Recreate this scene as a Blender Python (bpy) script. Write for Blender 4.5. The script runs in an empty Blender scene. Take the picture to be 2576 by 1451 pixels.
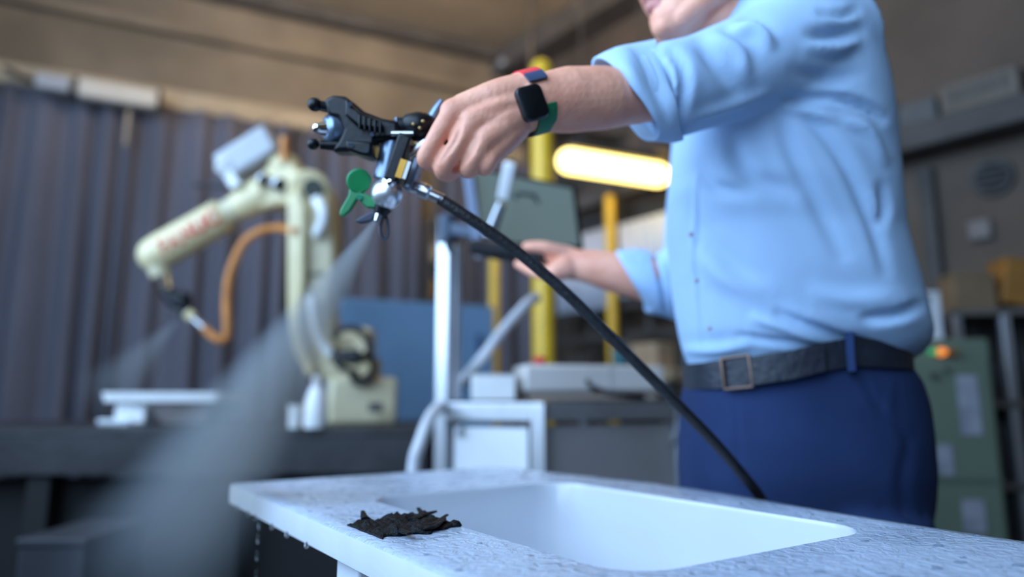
import bpy, bmesh, math, random
import numpy as np
from mathutils import Vector, Matrix, noise

random.seed(7); rng = np.random.default_rng(7)
sc = bpy.context.scene
COL = sc.collection

# ------------------------------------------------------------------ camera
FPX = 1760.0; PITCH = math.radians(9.0); CZ = 0.97
cam_d = bpy.data.cameras.new('camera'); cam = bpy.data.objects.new('camera', cam_d); COL.objects.link(cam)
cam.location = (0, 0, CZ); cam.rotation_euler = (math.radians(90) + PITCH, 0, 0)
cam_d.sensor_width = 36.0; cam_d.lens = 36.0 * FPX / 2576.0
cam_d.clip_start = 0.02; cam_d.clip_end = 100
cam_d.dof.use_dof = True; cam_d.dof.focus_distance = 0.66; cam_d.dof.aperture_fstop = 1.7
sc.camera = cam

# ------------------------------------------------------------------ light and exposure
sc.view_settings.view_transform = 'Standard'; sc.view_settings.look = 'None'
sc.view_settings.exposure = 0.15; sc.view_settings.gamma = 1.0
try: sc.view_settings.use_curve_mapping = False
except Exception: pass
w = bpy.data.worlds.new('world'); sc.world = w; w.use_nodes = True
w.node_tree.nodes['Background'].inputs[0].default_value = (0.45, 0.65, 1.0, 1)
w.node_tree.nodes['Background'].inputs[1].default_value = 0.4
DAY_POWER = 270.0; LAMP_STRENGTH = 5.0
DAYLIGHT = (0.47, 0.70, 1.0)

F = np.array([0, math.cos(PITCH), math.sin(PITCH)]); U = np.array([0, -math.sin(PITCH), math.cos(PITCH)]); R = np.array([1.0, 0, 0])
C0 = np.array([0, 0, CZ])
def ray(x, y): return R*(x-1288)/FPX + U*(725.5-y)/FPX + F
def D(x, y, d): return C0 + ray(x, y)*d
def AY(x, y, Y): r = ray(x, y); return C0 + r*(Y/r[1])
def AZ(x, y, z): r = ray(x, y); return C0 + r*((z-CZ)/r[2])
def AP(x, y, p0, n):
    r = ray(x, y); p0 = np.array(p0, float); n = np.array(n, float); return C0 + r*(((p0-C0)@n)/(r@n))
def px(d, n): return n*d/FPX            # n pixels of the photograph at depth d, in metres
def nrm(v): v = np.array(v, float); return v/np.linalg.norm(v)

# room axes
BW_A = math.radians(25); RW_A = math.radians(-52)
BU = np.array([math.cos(BW_A), math.sin(BW_A), 0]); BN = np.array([math.sin(BW_A), -math.cos(BW_A), 0])   # along back wall, into the room
RU = np.array([math.cos(RW_A), math.sin(RW_A), 0]); RN = np.array([math.sin(RW_A), -math.cos(RW_A), 0])   # along right wall (towards camera), into the room
CORNER = np.array([0.046, 6.31, 0]); HC = 4.2
ZUP = np.array([0, 0, 1.0])
# the tall daylight opening in the left wall
LW0 = CORNER - BU*5.3; LU = RU                       # left wall runs parallel to the right wall
win_t0, win_t1, win_z0, win_z1 = 2.4, 7.4, 1.2, 4.0
wc = LW0 + LU*(win_t0+win_t1)/2 + ZUP*(win_z0+win_z1)/2
ld = bpy.data.lights.new('daylight', 'AREA'); ld.shape = 'RECTANGLE'; ld.size = win_t1-win_t0; ld.size_y = win_z1-win_z0
ld.energy = DAY_POWER; ld.color = DAYLIGHT
lo = bpy.data.objects.new('daylight', ld); COL.objects.link(lo)
# lamp shines along its -Z: into the room is -RN
lo.matrix_world = Matrix.Translation(Vector(wc + RN*0.2)) @ Matrix((Vector(LU), Vector(ZUP), Vector(np.cross(LU, ZUP)))).transposed().to_4x4()

# ------------------------------------------------------------------ materials
MATS = {}
def mat(name, col, rough=0.5, metal=0.0, var=0.0, vscale=8.0, bump=0.0, bscale=60.0, emit=None, estr=0.0, spec=0.5, sss=0.0, trans=0.0, coat=0.0, col2=None, stretch=None, detail=4):
    if name in MATS: return MATS[name]
    m = bpy.data.materials.new(name); m.use_nodes = True; nt = m.node_tree; b = nt.nodes['Principled BSDF']
    b.inputs['Base Color'].default_value = (*col, 1); b.inputs['Roughness'].default_value = rough; b.inputs['Metallic'].default_value = metal
    b.inputs['Specular IOR Level'].default_value = spec
    if sss: b.inputs['Subsurface Weight'].default_value = sss; b.inputs['Subsurface Radius'].default_value = (0.012, 0.005, 0.003)
    if trans: b.inputs['Transmission Weight'].default_value = trans
    if coat: b.inputs['Coat Weight'].default_value = coat
    if emit: b.inputs['Emission Color'].default_value = (*emit, 1); b.inputs['Emission Strength'].default_value = estr
    tc = nt.nodes.new('ShaderNodeTexCoord'); mp = nt.nodes.new('ShaderNodeMapping'); nt.links.new(tc.outputs['Object'], mp.inputs['Vector'])
    if stretch: mp.inputs['Scale'].default_value = stretch
    n = nt.nodes.new('ShaderNodeTexNoise'); n.inputs['Scale'].default_value = vscale; n.inputs['Detail'].default_value = detail
    nt.links.new(mp.outputs['Vector'], n.inputs['Vector'])
    r = nt.nodes.new('ShaderNodeMix'); r.data_type = 'RGBA'
    c2 = col2 if col2 else tuple(max(0, c*(1-var)) for c in col); c1 = col if col2 else tuple(min(1, c*(1+var)) for c in col)
    r.inputs['A'].default_value = (*c1, 1); r.inputs['B'].default_value = (*c2, 1)
    mr = nt.nodes.new('ShaderNodeMapRange'); mr.inputs['From Min'].default_value = .35; mr.inputs['From Max'].default_value = .65
    nt.links.new(n.outputs['Fac'], mr.inputs['Value']); nt.links.new(mr.outputs['Result'], r.inputs['Factor'])
    nt.links.new(r.outputs['Result'], b.inputs['Base Color'])
    if bump:
        n2 = nt.nodes.new('ShaderNodeTexNoise'); n2.inputs['Scale'].default_value = bscale; n2.inputs['Detail'].default_value = 3
        nt.links.new(mp.outputs['Vector'], n2.inputs['Vector'])
        bp = nt.nodes.new('ShaderNodeBump'); bp.inputs['Strength'].default_value = bump; bp.inputs['Distance'].default_value = 0.01
        nt.links.new(n2.outputs['Fac'], bp.inputs['Height']); nt.links.new(bp.outputs['Normal'], b.inputs['Normal'])
    MATS[name] = m; return m

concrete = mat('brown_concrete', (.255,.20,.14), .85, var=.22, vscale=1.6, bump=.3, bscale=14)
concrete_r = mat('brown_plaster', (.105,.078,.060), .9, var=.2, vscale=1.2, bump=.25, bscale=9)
ceil_m = mat('ceiling_paint', (.40,.32,.225), .9, var=.14, vscale=1.1, bump=.2, bscale=7)
floor_m = mat('dark_floor', (.015,.015,.018), .55, var=.3, vscale=3, bump=.15, bscale=30)
beam_m = mat('dark_beam', (.11,.095,.085), .7, var=.2, vscale=5)
rail_m = mat('beige_rail', (.50,.39,.26), .6, var=.12, vscale=4)
grey_strip = mat('grey_strip', (.055,.050,.048), .7, var=.2, vscale=4)
curtain_m = mat('curtain_cloth', (.150,.148,.185), .9, var=.16, vscale=2.2, bump=.2, bscale=180, stretch=(1,1,.25))
alu = mat('aluminium', (.72,.74,.78), .32, .75, var=.05, vscale=20, stretch=(4,4,.3))
alu_d = mat('grey_and_shaded_aluminium', (.42,.43,.47), .4, .6, var=.06, vscale=20)  # grey parts; also the stand's right-face aluminium, darkened as shade
white_panel = mat('white_panel', (.80,.82,.85), .45, var=.03, vscale=4)
grey_and_shaded_panel = mat('grey_and_shaded_panel', (.33,.32,.33), .55, var=.06, vscale=4)  # grey board; also the stand's right panel, darkened as shade
yellow = mat('yellow_paint', (.92,.56,.03), .35, var=.06, vscale=12, coat=.3)
cream = mat('cream_enamel', (.74,.62,.36), .38, var=.05, vscale=10, coat=.2)
cream_d = mat('cream_cover', (.60,.52,.34), .45, var=.06, vscale=10)
motor_grey = mat('motor_grey', (.46,.47,.50), .5, var=.06, vscale=10)
white_pl = mat('white_plastic', (.84,.85,.86), .35, var=.03, vscale=10)
black_pl = mat('black_plastic', (.005,.006,.009), .36, var=.3, vscale=40, bump=.03, bscale=150, spec=.3)
black_rub = mat('black_rubber', (.014,.014,.018), .5, var=.3, vscale=30, bump=.3, bscale=220)
chrome = mat('chrome', (.88,.90,.93), .12, 1.0, var=.03, vscale=30)
steel = mat('brushed_steel', (.62,.64,.68), .28, 1.0, var=.08, vscale=60, stretch=(1,1,6))
blue_steel = mat('blued_steel', (.20,.27,.38), .3, .7, var=.1, vscale=40)
green_pl = mat('green_plastic', (.010,.23,.075), .42, var=.12, vscale=30)
orange_hose = mat('orange_hose', (.60,.22,.05), .45, var=.15, vscale=25)
orange_lab = mat('orange_label', (.85,.42,.04), .5, var=.08, vscale=30)
red_pl = mat('red_plastic', (.70,.035,.05), .4, var=.06, vscale=20)
red_ink = mat('red_lettering', (.60,.03,.02), .5, var=.08, vscale=20)
blue_panel = mat('blue_partition', (.16,.30,.49), .6, var=.06, vscale=2.5)
dark_metal = mat('dark_metal', (.028,.027,.031), .55, .2, var=.3, vscale=6, bump=.2, bscale=50)
void_m = mat('black_paint_and_shade', (.006,.006,.007), .8, var=.2, vscale=5)  # black paint; also the added shade sheet under the platform
beige_box = mat('beige_box', (.62,.58,.56), .5, var=.05, vscale=5)
card = mat('cardboard', (.42,.30,.19), .8, var=.12, vscale=8)
hose_grey = mat('grey_hose', (.62,.64,.70), .4, var=.06, vscale=20)
screen_m = mat('dark_screen', (.10,.13,.125), .25, var=.05, vscale=3, emit=(.075,.105,.105), estr=1.0)
lamp_white = mat('lamp_cover', (.74,.66,.55), .5, var=.05, vscale=6)
mesh_grey = mat('corrugated_white', (.62,.66,.76), .5, var=.06, vscale=6)
green_cab = mat('green_grey_enamel', (.12,.155,.115), .45, var=.07, vscale=3)
paper = mat('paper', (.30,.31,.36), .8, var=.10, vscale=14, col2=(.20,.21,.26))
paint_white = mat('white_frame', (.55,.56,.60), .5, var=.05, vscale=6)
orange_box = mat('orange_crate', (.25,.11,.02), .6, var=.15, vscale=8)
teal_pl = mat('teal_plastic', (.03,.17,.22), .5, var=.1, vscale=15)
shirt_m = mat('light_blue_shirt', (.42,.60,.84), .85, var=.04, vscale=6, bump=.12, bscale=420, spec=.25)
trouser_m = mat('navy_trousers', (.018,.036,.105), .85, var=.12, vscale=8, bump=.15, bscale=350, spec=.2)
belt_m = mat('dark_leather', (.014,.018,.030), .45, var=.2, vscale=25, bump=.2, bscale=90)
buckle_m = mat('bronze_buckle', (.20,.13,.10), .35, .8, var=.1, vscale=30)
skin_m = mat('skin', (.92,.44,.30), .5, var=.09, vscale=28, bump=.12, bscale=130, sss=.12, col2=(.82,.345,.23))
lip_m = mat('lips', (.55,.20,.17), .45, var=.1, vscale=40, sss=.1)
hair_m = mat('brown_hair', (.10,.06,.035), .6, var=.3, vscale=60, bump=.5, bscale=200, stretch=(1,1,.2))
shoe_m = mat('black_shoe', (.02,.018,.018), .35, var=.2, vscale=20)
watch_glass = mat('watch_glass', (.004,.005,.007), .45, var=.1, vscale=20, spec=.25)
strap_blue = mat('strap_dark_blue', (.035,.06,.13), .55, var=.1, vscale=40)
strap_red = mat('strap_red', (.85,.035,.06), .55, var=.06, vscale=40)
strap_green = mat('strap_green', (.012,.19,.07), .55, var=.06, vscale=40)
eye_m = mat('eye_white', (.75,.73,.70), .3, var=.03, vscale=20)

# wet mineral worktop: water film shows as small ripples and glossy patches
def wet_mat():
    m = mat('white_mineral_top', (.46,.54,.68), .4, var=.05, vscale=30)  # bluer base colour puts the cool daylight into the white slab
    nt = m.node_tree; b = nt.nodes['Principled BSDF']
    tc = [n for n in nt.nodes if n.type == 'TEX_COORD'][0]
    n1 = nt.nodes.new('ShaderNodeTexNoise'); n1.inputs['Scale'].default_value = 75; n1.inputs['Detail'].default_value = 3; n1.inputs['Distortion'].default_value = 1.2
    n2 = nt.nodes.new('ShaderNodeTexNoise'); n2.inputs['Scale'].default_value = 6; n2.inputs['Detail'].default_value = 3
    nt.links.new(tc.outputs['Object'], n1.inputs['Vector']); nt.links.new(tc.outputs['Object'], n2.inputs['Vector'])
    mr = nt.nodes.new('ShaderNodeMapRange'); mr.inputs['From Min'].default_value = .42; mr.inputs['From Max'].default_value = .6
    mr.inputs['To Min'].default_value = .16; mr.inputs['To Max'].default_value = .42
    nt.links.new(n2.outputs['Fac'], mr.inputs['Value']); nt.links.new(mr.outputs['Result'], b.inputs['Roughness'])
    bp = nt.nodes.new('ShaderNodeBump'); bp.inputs['Strength'].default_value = .55; bp.inputs['Distance'].default_value = .006
    nt.links.new(n1.outputs['Fac'], bp.inputs['Height']); nt.links.new(bp.outputs['Normal'], b.inputs['Normal'])
    return m
wet_top = wet_mat()
basin_m = mat('white_basin', (.60,.64,.71), .28, var=.02, vscale=6, coat=.3)
rim_m = mat('white_and_lit_edge', (.66,.70,.77), .35, var=.03, vscale=20)  # white parts; on the slab edge its lighter tone stands for light
water_m = mat('water', (.9,.95,1.0), .03, trans=1.0)
rag_m = mat('black_rag', (.002,.003,.005), .6, var=.5, vscale=70, bump=.5, bscale=160, spec=.22)

# ------------------------------------------------------------------ mesh helpers
WL = {}
def setp(o, label=None, cat=None, group=None, kind=None):
    if label: o['label'] = label
    if cat: o['category'] = cat
    if group: o['group'] = group
    if kind: o['kind'] = kind
    return o
def thing(name, loc, label, cat, group=None):
    o = bpy.data.objects.new(name, None); COL.objects.link(o); o.location = tuple(loc); o.empty_display_size = .05
    WL[o] = np.array(loc, float); return setp(o, label, cat, group)
def link_mesh(name, me, parent=None, base=None):
    """vertices of me are in world space; re-origin the mesh at its base or at its parent"""
    co = np.empty(len(me.vertices)*3); me.vertices.foreach_get('co', co); co = co.reshape(-1, 3)
    if parent is not None and parent.type == 'EMPTY': org = (co.min(0)+co.max(0))/2
    else:
        org = (co.min(0)+co.max(0))/2
        if parent is None: org[2] = co[:, 2].min()
    if base is not None: org = np.array(base, float)
    me.vertices.foreach_set('co', (co-org).ravel()); me.update()
    o = bpy.data.objects.new(name, me); COL.objects.link(o)
    if parent is not None: o.parent = parent; o.location = tuple(org-WL[parent])
    else: o.location = tuple(org)
    WL[o] = org; return o
class MB:
    def __init__(s): s.v = []; s.f = []
    def add(s, v, f):
        k = len(s.v); s.v += [tuple(map(float, p)) for p in v]; s.f += [tuple(i+k for i in q) for q in f]; return s
    def box(s, c, size, ax=None):
        c = np.array(c, float); a = np.eye(3) if ax is None else np.array(ax, float); h = np.array(size)/2
        v = [c + a[0]*h[0]*i + a[1]*h[1]*j + a[2]*h[2]*k for i in (-1,1) for j in (-1,1) for k in (-1,1)]
        f = [(0,1,3,2),(4,6,7,5),(0,4,5,1),(2,3,7,6),(0,2,6,4),(1,5,7,3)]
        if np.linalg.det(a) < 0: f = [q[::-1] for q in f]
        return s.add(v, f)
    def loft(s, rings, caps=True, closed=True):
        n = len(rings[0]); v = [p for r in rings for p in r]; f = []
        for i in range(len(rings)-1):
            for j in range(n if closed else n-1):
                a, b = i*n+j, i*n+(j+1) % n; f.append((a, b, b+n, a+n))
        if caps: f.append(tuple(range(n))[::-1]); f.append(tuple(range((len(rings)-1)*n, len(rings)*n)))
        return s.add(v, f)
    def cyl(s, p0, p1, r0, r1=None, n=24):
        return s.tube([p0, p1], [r0, r0 if r1 is None else r1], n)
    def tube(s, path, r, n=14, up=None, flat=1.0, round_end=False):
        P = [np.array(p, float) for p in path]; rr = [r]*len(P) if np.isscalar(r) else list(r)
        if round_end:
            d0 = nrm(P[0]-P[1]); d1 = nrm(P[-1]-P[-2]); r0, r1 = rr[0], rr[-1]
            P = [P[0]+d0*r0*.95, P[0]+d0*r0*.7, P[0]+d0*r0*.35] + P + [P[-1]+d1*r1*.35, P[-1]+d1*r1*.7, P[-1]+d1*r1*.95]
            rr = [r0*.3, r0*.72, r0*.94] + rr + [r1*.94, r1*.72, r1*.3]
        t0 = nrm(P[1]-P[0]); u = np.array(up, float) if up is not None else (ZUP if abs(t0[2]) < .9 else R)
        rings = []
        for i, p in enumerate(P):
            t = nrm((P[min(i+1, len(P)-1)]-P[max(i-1, 0)])); u = nrm(u - t*(u@t)); b = np.cross(t, u)
            rings.append([p + (u*math.cos(q)*flat + b*math.sin(q))*rr[i] for q in np.linspace(0, 2*math.pi, n, endpoint=False)])
        return s.loft(rings)
    def ball(s, c, r, n=20, m=12, ax=None):
        c = np.array(c, float); r = np.array([r]*3 if np.isscalar(r) else r, float); a = np.eye(3) if ax is None else np.array(ax, float)
        rings = []
        for th in np.linspace(.04, math.pi-.04, m):
            rings.append([c + a[0]*r[0]*math.sin(th)*math.cos(q) + a[1]*r[1]*math.sin(th)*math.sin(q) - a[2]*r[2]*math.cos(th) for q in np.linspace(0, 2*math.pi, n, endpoint=False)])
        return s.loft(rings)
    def prism(s, poly, vec):
        vec = np.array(vec, float); a = [np.array(p, float) for p in poly]; return s.loft([a, [p+vec for p in a]])
    def pxprism(s, pts, d, thick): return s.prism([D(x, y, d) for x, y in pts], F*thick)
    def mesh(s, name):
        me = bpy.data.meshes.new(name); me.from_pydata(s.v, [], s.f); me.update()
        bm = bmesh.new(); bm.from_mesh(me); bmesh.ops.recalc_face_normals(bm, faces=bm.faces); bm.to_mesh(me); bm.free(); return me
    def build(s, name, m, parent=None, smooth=True, bevel=0.0, label=None, base=None, ang=40):
        me = s.mesh(name); me.materials.append(m)
        if smooth:
            me.polygons.foreach_set('use_smooth', [True]*len(me.polygons)); me.set_sharp_from_angle(angle=math.radians(ang))
        o = link_mesh(name, me, parent, base)
        if bevel:
            b = o.modifiers.new('bevel', 'BEVEL'); b.width = bevel; b.segments = 3; b.limit_method = 'ANGLE'; b.angle_limit = math.radians(35)
        if label: o['label'] = label
        return o
def spline(pts, n=8):
    P = [np.array(p, float) for p in pts]; P = [2*P[0]-P[1]] + P + [2*P[-1]-P[-2]]; out = []
    for i in range(1, len(P)-2):
        for t in np.linspace(0, 1, n, endpoint=False):
            a, b, c, d = P[i-1], P[i], P[i+1], P[i+2]
            out.append(.5*((2*b)+(c-a)*t+(2*a-5*b+4*c-d)*t*t+(3*b-a-3*c+d)*t**3))
    out.append(P[-2]); return out
def remesh(mb, voxel, smooth=6, sm=.5):
    me = mb.mesh('tmp'); o = bpy.data.objects.new('tmp', me); COL.objects.link(o)
    r = o.modifiers.new('r', 'REMESH'); r.mode = 'VOXEL'; r.voxel_size = voxel
    if smooth: s = o.modifiers.new('s', 'SMOOTH'); s.iterations = smooth; s.factor = sm
    dg = bpy.context.evaluated_depsgraph_get(); out = bpy.data.meshes.new_from_object(o.evaluated_get(dg))
    bpy.data.objects.remove(o); bpy.data.meshes.remove(me)
    out.polygons.foreach_set('use_smooth', [True]*len(out.polygons)); return out
def struct(name, mb, m, bevel=0, smooth=False):
    o = mb.build(name, m, None, smooth=smooth, bevel=bevel); o['kind'] = 'structure'; return o

# ================================================================== the room
LB = LW0; far_t = 9.5
LFR = LW0 + LU*far_t; RFR = CORNER + RU*far_t
b = MB(); b.prism([LB-BN*.1, LFR, RFR, CORNER-BN*.1], (0,0,-.1)); struct('floor', b, floor_m)
b = MB(); b.prism([p+ZUP*HC for p in (LB-BN*.1, LFR, RFR, CORNER-BN*.1)], (0,0,.1)); struct('ceiling', b, ceil_m)
b = MB(); b.prism([LB, CORNER, CORNER+ZUP*HC, LB+ZUP*HC], -BN*.12); struct('wall_back', b, concrete)
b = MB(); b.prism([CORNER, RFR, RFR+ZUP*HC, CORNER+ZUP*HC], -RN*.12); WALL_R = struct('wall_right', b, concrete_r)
RI = RN          # unit vector from the right wall into the room
b = MB(); b.prism([LFR, RFR, RFR+ZUP*HC, LFR+ZUP*HC], LU*.12); struct('wall_front', b, concrete)
b = MB()
def lw(t0, t1, z0, z1): b.prism([LW0+LU*t0+ZUP*z0, LW0+LU*t1+ZUP*z0, LW0+LU*t1+ZUP*z1, LW0+LU*t0+ZUP*z1], RI*.12)
lw(0, win_t0, 0, HC); lw(win_t1, far_t, 0, HC); lw(win_t0, win_t1, 0, win_z0); lw(win_t0, win_t1, win_z1, HC)
struct('wall_left', b, concrete)
b = MB()
for t in np.linspace(win_t0, win_t1, 5): b.box(LW0+LU*t+ZUP*(win_z0+win_z1)/2 + RI*.0, (.06,.06,win_z1-win_z0), (LU, RI, ZUP))
for z in (win_z0, win_z1): b.box(LW0+LU*(win_t0+win_t1)/2+ZUP*z, (win_t1-win_t0,.06,.06), (LU, RI, ZUP))
struct('window_1', b, paint_white)

def on_back(x, y, off=0): return AP(x, y, CORNER+BN*off, BN)
def on_right(x, y, off=0): return AP(x, y, CORNER+RI*off, RI)
def bar_between(p, q, wdt, hgt, nin):
    p = np.array(p); q = np.array(q); u = nrm(q-p); v = nrm(np.array(nin)-u*(np.array(nin)@u)); return (p+q)/2, (np.linalg.norm(q-p), wdt, hgt), (u, v, np.cross(u, v))
# ceiling beams at the two wall junctions
b = MB(); b.box(CORNER-BU*2.6+BN*.07+ZUP*(HC-.05), (5.2,.14,.10), (BU, BN, ZUP)); struct('trim_1', b, beam_m, .01)
b = MB(); b.box(CORNER+RU*3.0+RI*.13+ZUP*(HC-.11), (6.2,.26,.22), (RU, RI, ZUP)); struct('trim_2', b, beam_m, .01)
# a lower cornice on the back wall, seen as a soft band below the beam
b = MB(); b.box(CORNER-BU*2.6+BN*.05+ZUP*(HC-.42), (5.2,.10,.07), (BU, BN, ZUP)); struct('trim_3', b, concrete, .01)
# curtain rail beam
RAILZ = 3.10; RAIL_P = AZ(410, 275, RAILZ)
def rail(x): # point on the curtain line above image column x (curtain hangs .17 in front of the wall)
    a = (x-1288)/FPX; p = CORNER+BN*.17; n = BN
    d = np.array([a, math.cos(PITCH), 0]); s = (p@n)/(d@n); return d*s
b = MB(); b.box((CORNER+BN*.09)-BU*2.6+ZUP*(RAILZ+.075), (5.2,.18,.15), (BU, BN, ZUP)); struct('trim_4', b, rail_m, .008)
# junction knob where the beams meet
b = MB(); p = on_back(1265, 157, .22); b.ball(p, .05); b.cyl(p, p-BN*.2, .02); o = b.build('sprinkler_head', alu_d); setp(o, 'small round grey fitting under the meeting of the ceiling beams', 'sprinkler')

# ------------------------------------------------------------------ curtains
def curtain(x0, x1, seed, label, zt=RAILZ+.01, zb=.35):
    r_ = random.Random(seed); p0, p1 = rail(x0), rail(x1); L = np.linalg.norm(p1-p0); u = (p1-p0)/L
    n = int(L/.012); ss = np.linspace(0, L, n); off = []
    ph = r_.random()*6; f1 = 2*math.pi/.195; f2 = 2*math.pi/.31
    k1, k2, k3 = r_.random()*6, r_.random()*6, r_.random()*6
    kn = [0.0]; am_ = [r_.uniform(.5, 1.2)]
    while kn[-1] < L+.3: kn.append(kn[-1]+r_.choice((.055, .07, .085, .11, .15))*r_.uniform(.85, 1.15)); am_.append(r_.choice((.45, .8, 1.0, 1.25)))
    rows = np.linspace(0, 1, 14); rings = []
    for t in rows:
        row = []
        for s in ss:
            warp = s + .10*math.sin(s*2.3+k1) + .045*math.sin(s*6.1+k2) + .02*t*math.sin(s*5+k3)
            w2_ = s + .025*t*math.sin(s*5+k3) + .01*math.sin(s*11+k1); hp_ = float(np.interp(w2_, kn, range(len(kn)))); a = math.cos(hp_*math.pi)*float(np.interp(hp_, range(len(am_)), am_)); a = math.copysign(abs(a)**.8, a)
            amp = .036 + .034*t
            o_ = a*amp + .018*math.sin(warp*f2+k3)*t
            z = zt + (zb-zt)*t
            row.append(p0 + u*(s + .012*math.sin(s*9+t*2)) + BN*(o_+.06*t) + ZUP*z)
        rings.append(row)
    b = MB(); b.loft(rings, caps=False, closed=False); o = b.build('curtain', curtain_m, ang=180)
    s = o.modifiers.new('solid', 'SOLIDIFY'); s.thickness = .004
    return setp(o, label, 'curtain', 'grey curtains along the back wall')
CUR1 = curtain(-120, 283, 1, 'grey curtain hanging beneath the long white light fitting')
curtain(290, 712, 2, 'grey curtain hanging behind the cream robot forearm')
curtain(722, 1056, 3, 'grey curtain hanging above the blue partition board')
curtain(1092, 1338, 4, 'grey curtain hanging behind the monitor and aluminium post')
q_ = rail(288)+BN*.13; MB().box(q_+ZUP*(RAILZ-.24), (.022,.006,.26), (BU, BN, ZUP)).build('seam_strip', rail_m, CUR1, bevel=.002)
# unlit light fitting under the rail
def fitting(p, q, name, label, cover, body, wd=.11, hg=.10, nin=BN):
    t = thing(name, (p+q)/2, label, 'light')
    c, s, ax = bar_between(p, q, wd, hg, nin)
    b = MB(); b.box(c, s, ax); b.build('cover', cover, t, bevel=.02)
    u = nrm(q-p)
    for e, sg in ((p, -1), (q, 1)): MB().box(e+u*sg*.012, (.025, wd*1.05, hg*1.05), ax).build('end_cap', body, t, bevel=.005)
    return t
pa, qa = on_back(196, 222, .33), on_back(398, 248, .33); qa[2] = pa[2]
fitting(pa, qa, 'light_fitting', 'long white unlit light fitting fixed below the beige curtain rail', lamp_white, grey_strip, .10, .13)
t = thing('junction_box', on_back(120, 215, .26), 'grey junction box with conduit beside the white light fitting', 'electrical box')
b = MB(); b.box(on_back(135, 212, .32), (.20,.10,.10), (BU, BN, ZUP)); b.build('housing', motor_grey, t, bevel=.01)
b = MB(); b.tube([on_back(10, 170, .25), on_back(60, 195, .25), on_back(105, 208, .25)], .02); b.build('conduit', grey_strip, t)

# ------------------------------------------------------------------ right wall fittings
pl, pr = on_right(2150, 395, .12), on_right(2700, 262, .12)
zc = (pl[2]+pr[2])/2
b = MB(); b.box((pl+pr)/2*np.array([1,1,0])+ZUP*zc, (7.0,.24,.13), (RU, RI, ZUP)); struct('trim_5', b, grey_strip, .01)
t = thing('ventilation_grille', on_right(2475, 240, .10), 'pale ventilation box with dark slots on the right wall ledge', 'vent')
pv = on_right(2475, 238, .10)
b = MB(); b.box(pv, (.34,.16,.15), (RU, RI, ZUP)); b.build('housing', mat('vent_housing', (.11,.095,.08), .7, var=.08), t, bevel=.01)
for k in range(6):
    b = MB(); b.box(pv+RU*(-.11+.044*k)+RI*.082+ZUP*.01, (.018,.006,.07), (RU, RI, ZUP)); b.build('slot', grey_strip, t)
t = thing('ledge_box', on_right(2330, 285, .10), 'bluish grey cable box on the right wall ledge', 'electrical box')
b = MB(); b.box(on_right(2300, 296, .10), (.26,.14,.12), (RU, RI, ZUP)); b.build('housing', mat('bluegrey', (.08,.085,.09), .7, var=.1), t, bevel=.01)
b = MB(); b.box(on_right(2262, 300, .1), (.05,.15,.13), (RU, RI, ZUP)); b.build('clip', grey_strip, t, bevel=.004)
p = on_right(2500, 448, 0)
t = thing('wall_vent', p, 'round dark vent opening in the brown right wall', 'vent')
b = MB(); b.cyl(p+RI*.0, p+RI*.03, .095, .09, 32); b.build('flange', grey_strip, t)
b = MB(); b.cyl(p+RI*.03, p+RI*.034, .07, .07, 32); b.build('opening', void_m, t)
for sg in (-1, 0, 1):
    b = MB(); b.box(p+RI*.037+ZUP*.035*sg, (.13,.006,.012), (RU, RI, ZUP)); b.build('louvre', grey_strip, t)
# vertical joint in the wall (pilaster edge)
q = on_right(2342, 560, .03); b = MB(); b.box(q*np.array([1,1,0])+ZUP*(zc/2-.06), (.07,.06,zc-.12), (RU, RI, ZUP)); struct('trim_6', b, grey_strip, .005)
p = on_right(2470, 580, 0)
o = MB().box(p+RI*.02, (.10,.04,.10), (RU, RI, ZUP)).build('wall_socket', mat('socket_grey', (.15,.13,.12), .6), bevel=.01); setp(o, 'small square socket on the wall below the round vent', 'socket')

# ------------------------------------------------------------------ lit fluorescent lamp
LZ = 2.40
pa, qa = AZ(1432, 405, LZ), AZ(1655, 440, LZ)
t = thing('fluorescent_lamp', (pa+qa)/2, 'glowing yellow fluorescent lamp hanging near the ceiling behind the man', 'light')
glow = mat('warm_tube', (1,.85,.4), .5, emit=(1.0,.74,.22), estr=LAMP_STRENGTH)
b = MB(); b.tube([pa, qa], .075, 20, round_end=True); b.build('diffuser', glow, t)
c, s, ax = bar_between(pa+ZUP*.10, qa+ZUP*.10, .12, .05, BN); b = MB(); b.box(c, s, ax); b.build('housing', grey_strip, t, bevel=.01)
for k in (.15, .85):
    pp = pa+(qa-pa)*k; b = MB(); b.cyl(pp+ZUP*.11, np.array([pp[0], pp[1], HC]), .008, n=8); b.build('hanger_rod', grey_strip, t)
# unseen lamp added to warm the ceiling, above the picture's upper edge
def added_lamp(c, u, label, strength_mat):
    t = thing('fluorescent_lamp', c, label, 'light')
    p, q = c-u*.65, c+u*.65
    b = MB(); b.tube([p, q], .075, 20, round_end=True); b.build('diffuser', strength_mat, t)
    cc, s, ax = bar_between(p-ZUP*.10, q-ZUP*.10, .42, .03, BN); b = MB(); b.box(cc, s, ax); b.build('light_block_tray', lamp_white, t, bevel=.01)  # opaque tray added below the tube to keep its light off the foreground
    for k in (-.45, .45):
        pp = c+u*k; b = MB(); b.cyl(pp+ZUP*.06, np.array([pp[0], pp[1], HC]), .008, n=8); b.build('hanger_rod', grey_strip, t)
glow2 = mat('warm_tube_added', (1,.85,.4), .5, emit=(1.0,.74,.44), estr=40)
added_lamp(np.array([-.30, 3.25, 3.62]), BU, 'unseen added lamp over the robot cell, its white tray turning light upward', glow2)
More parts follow.
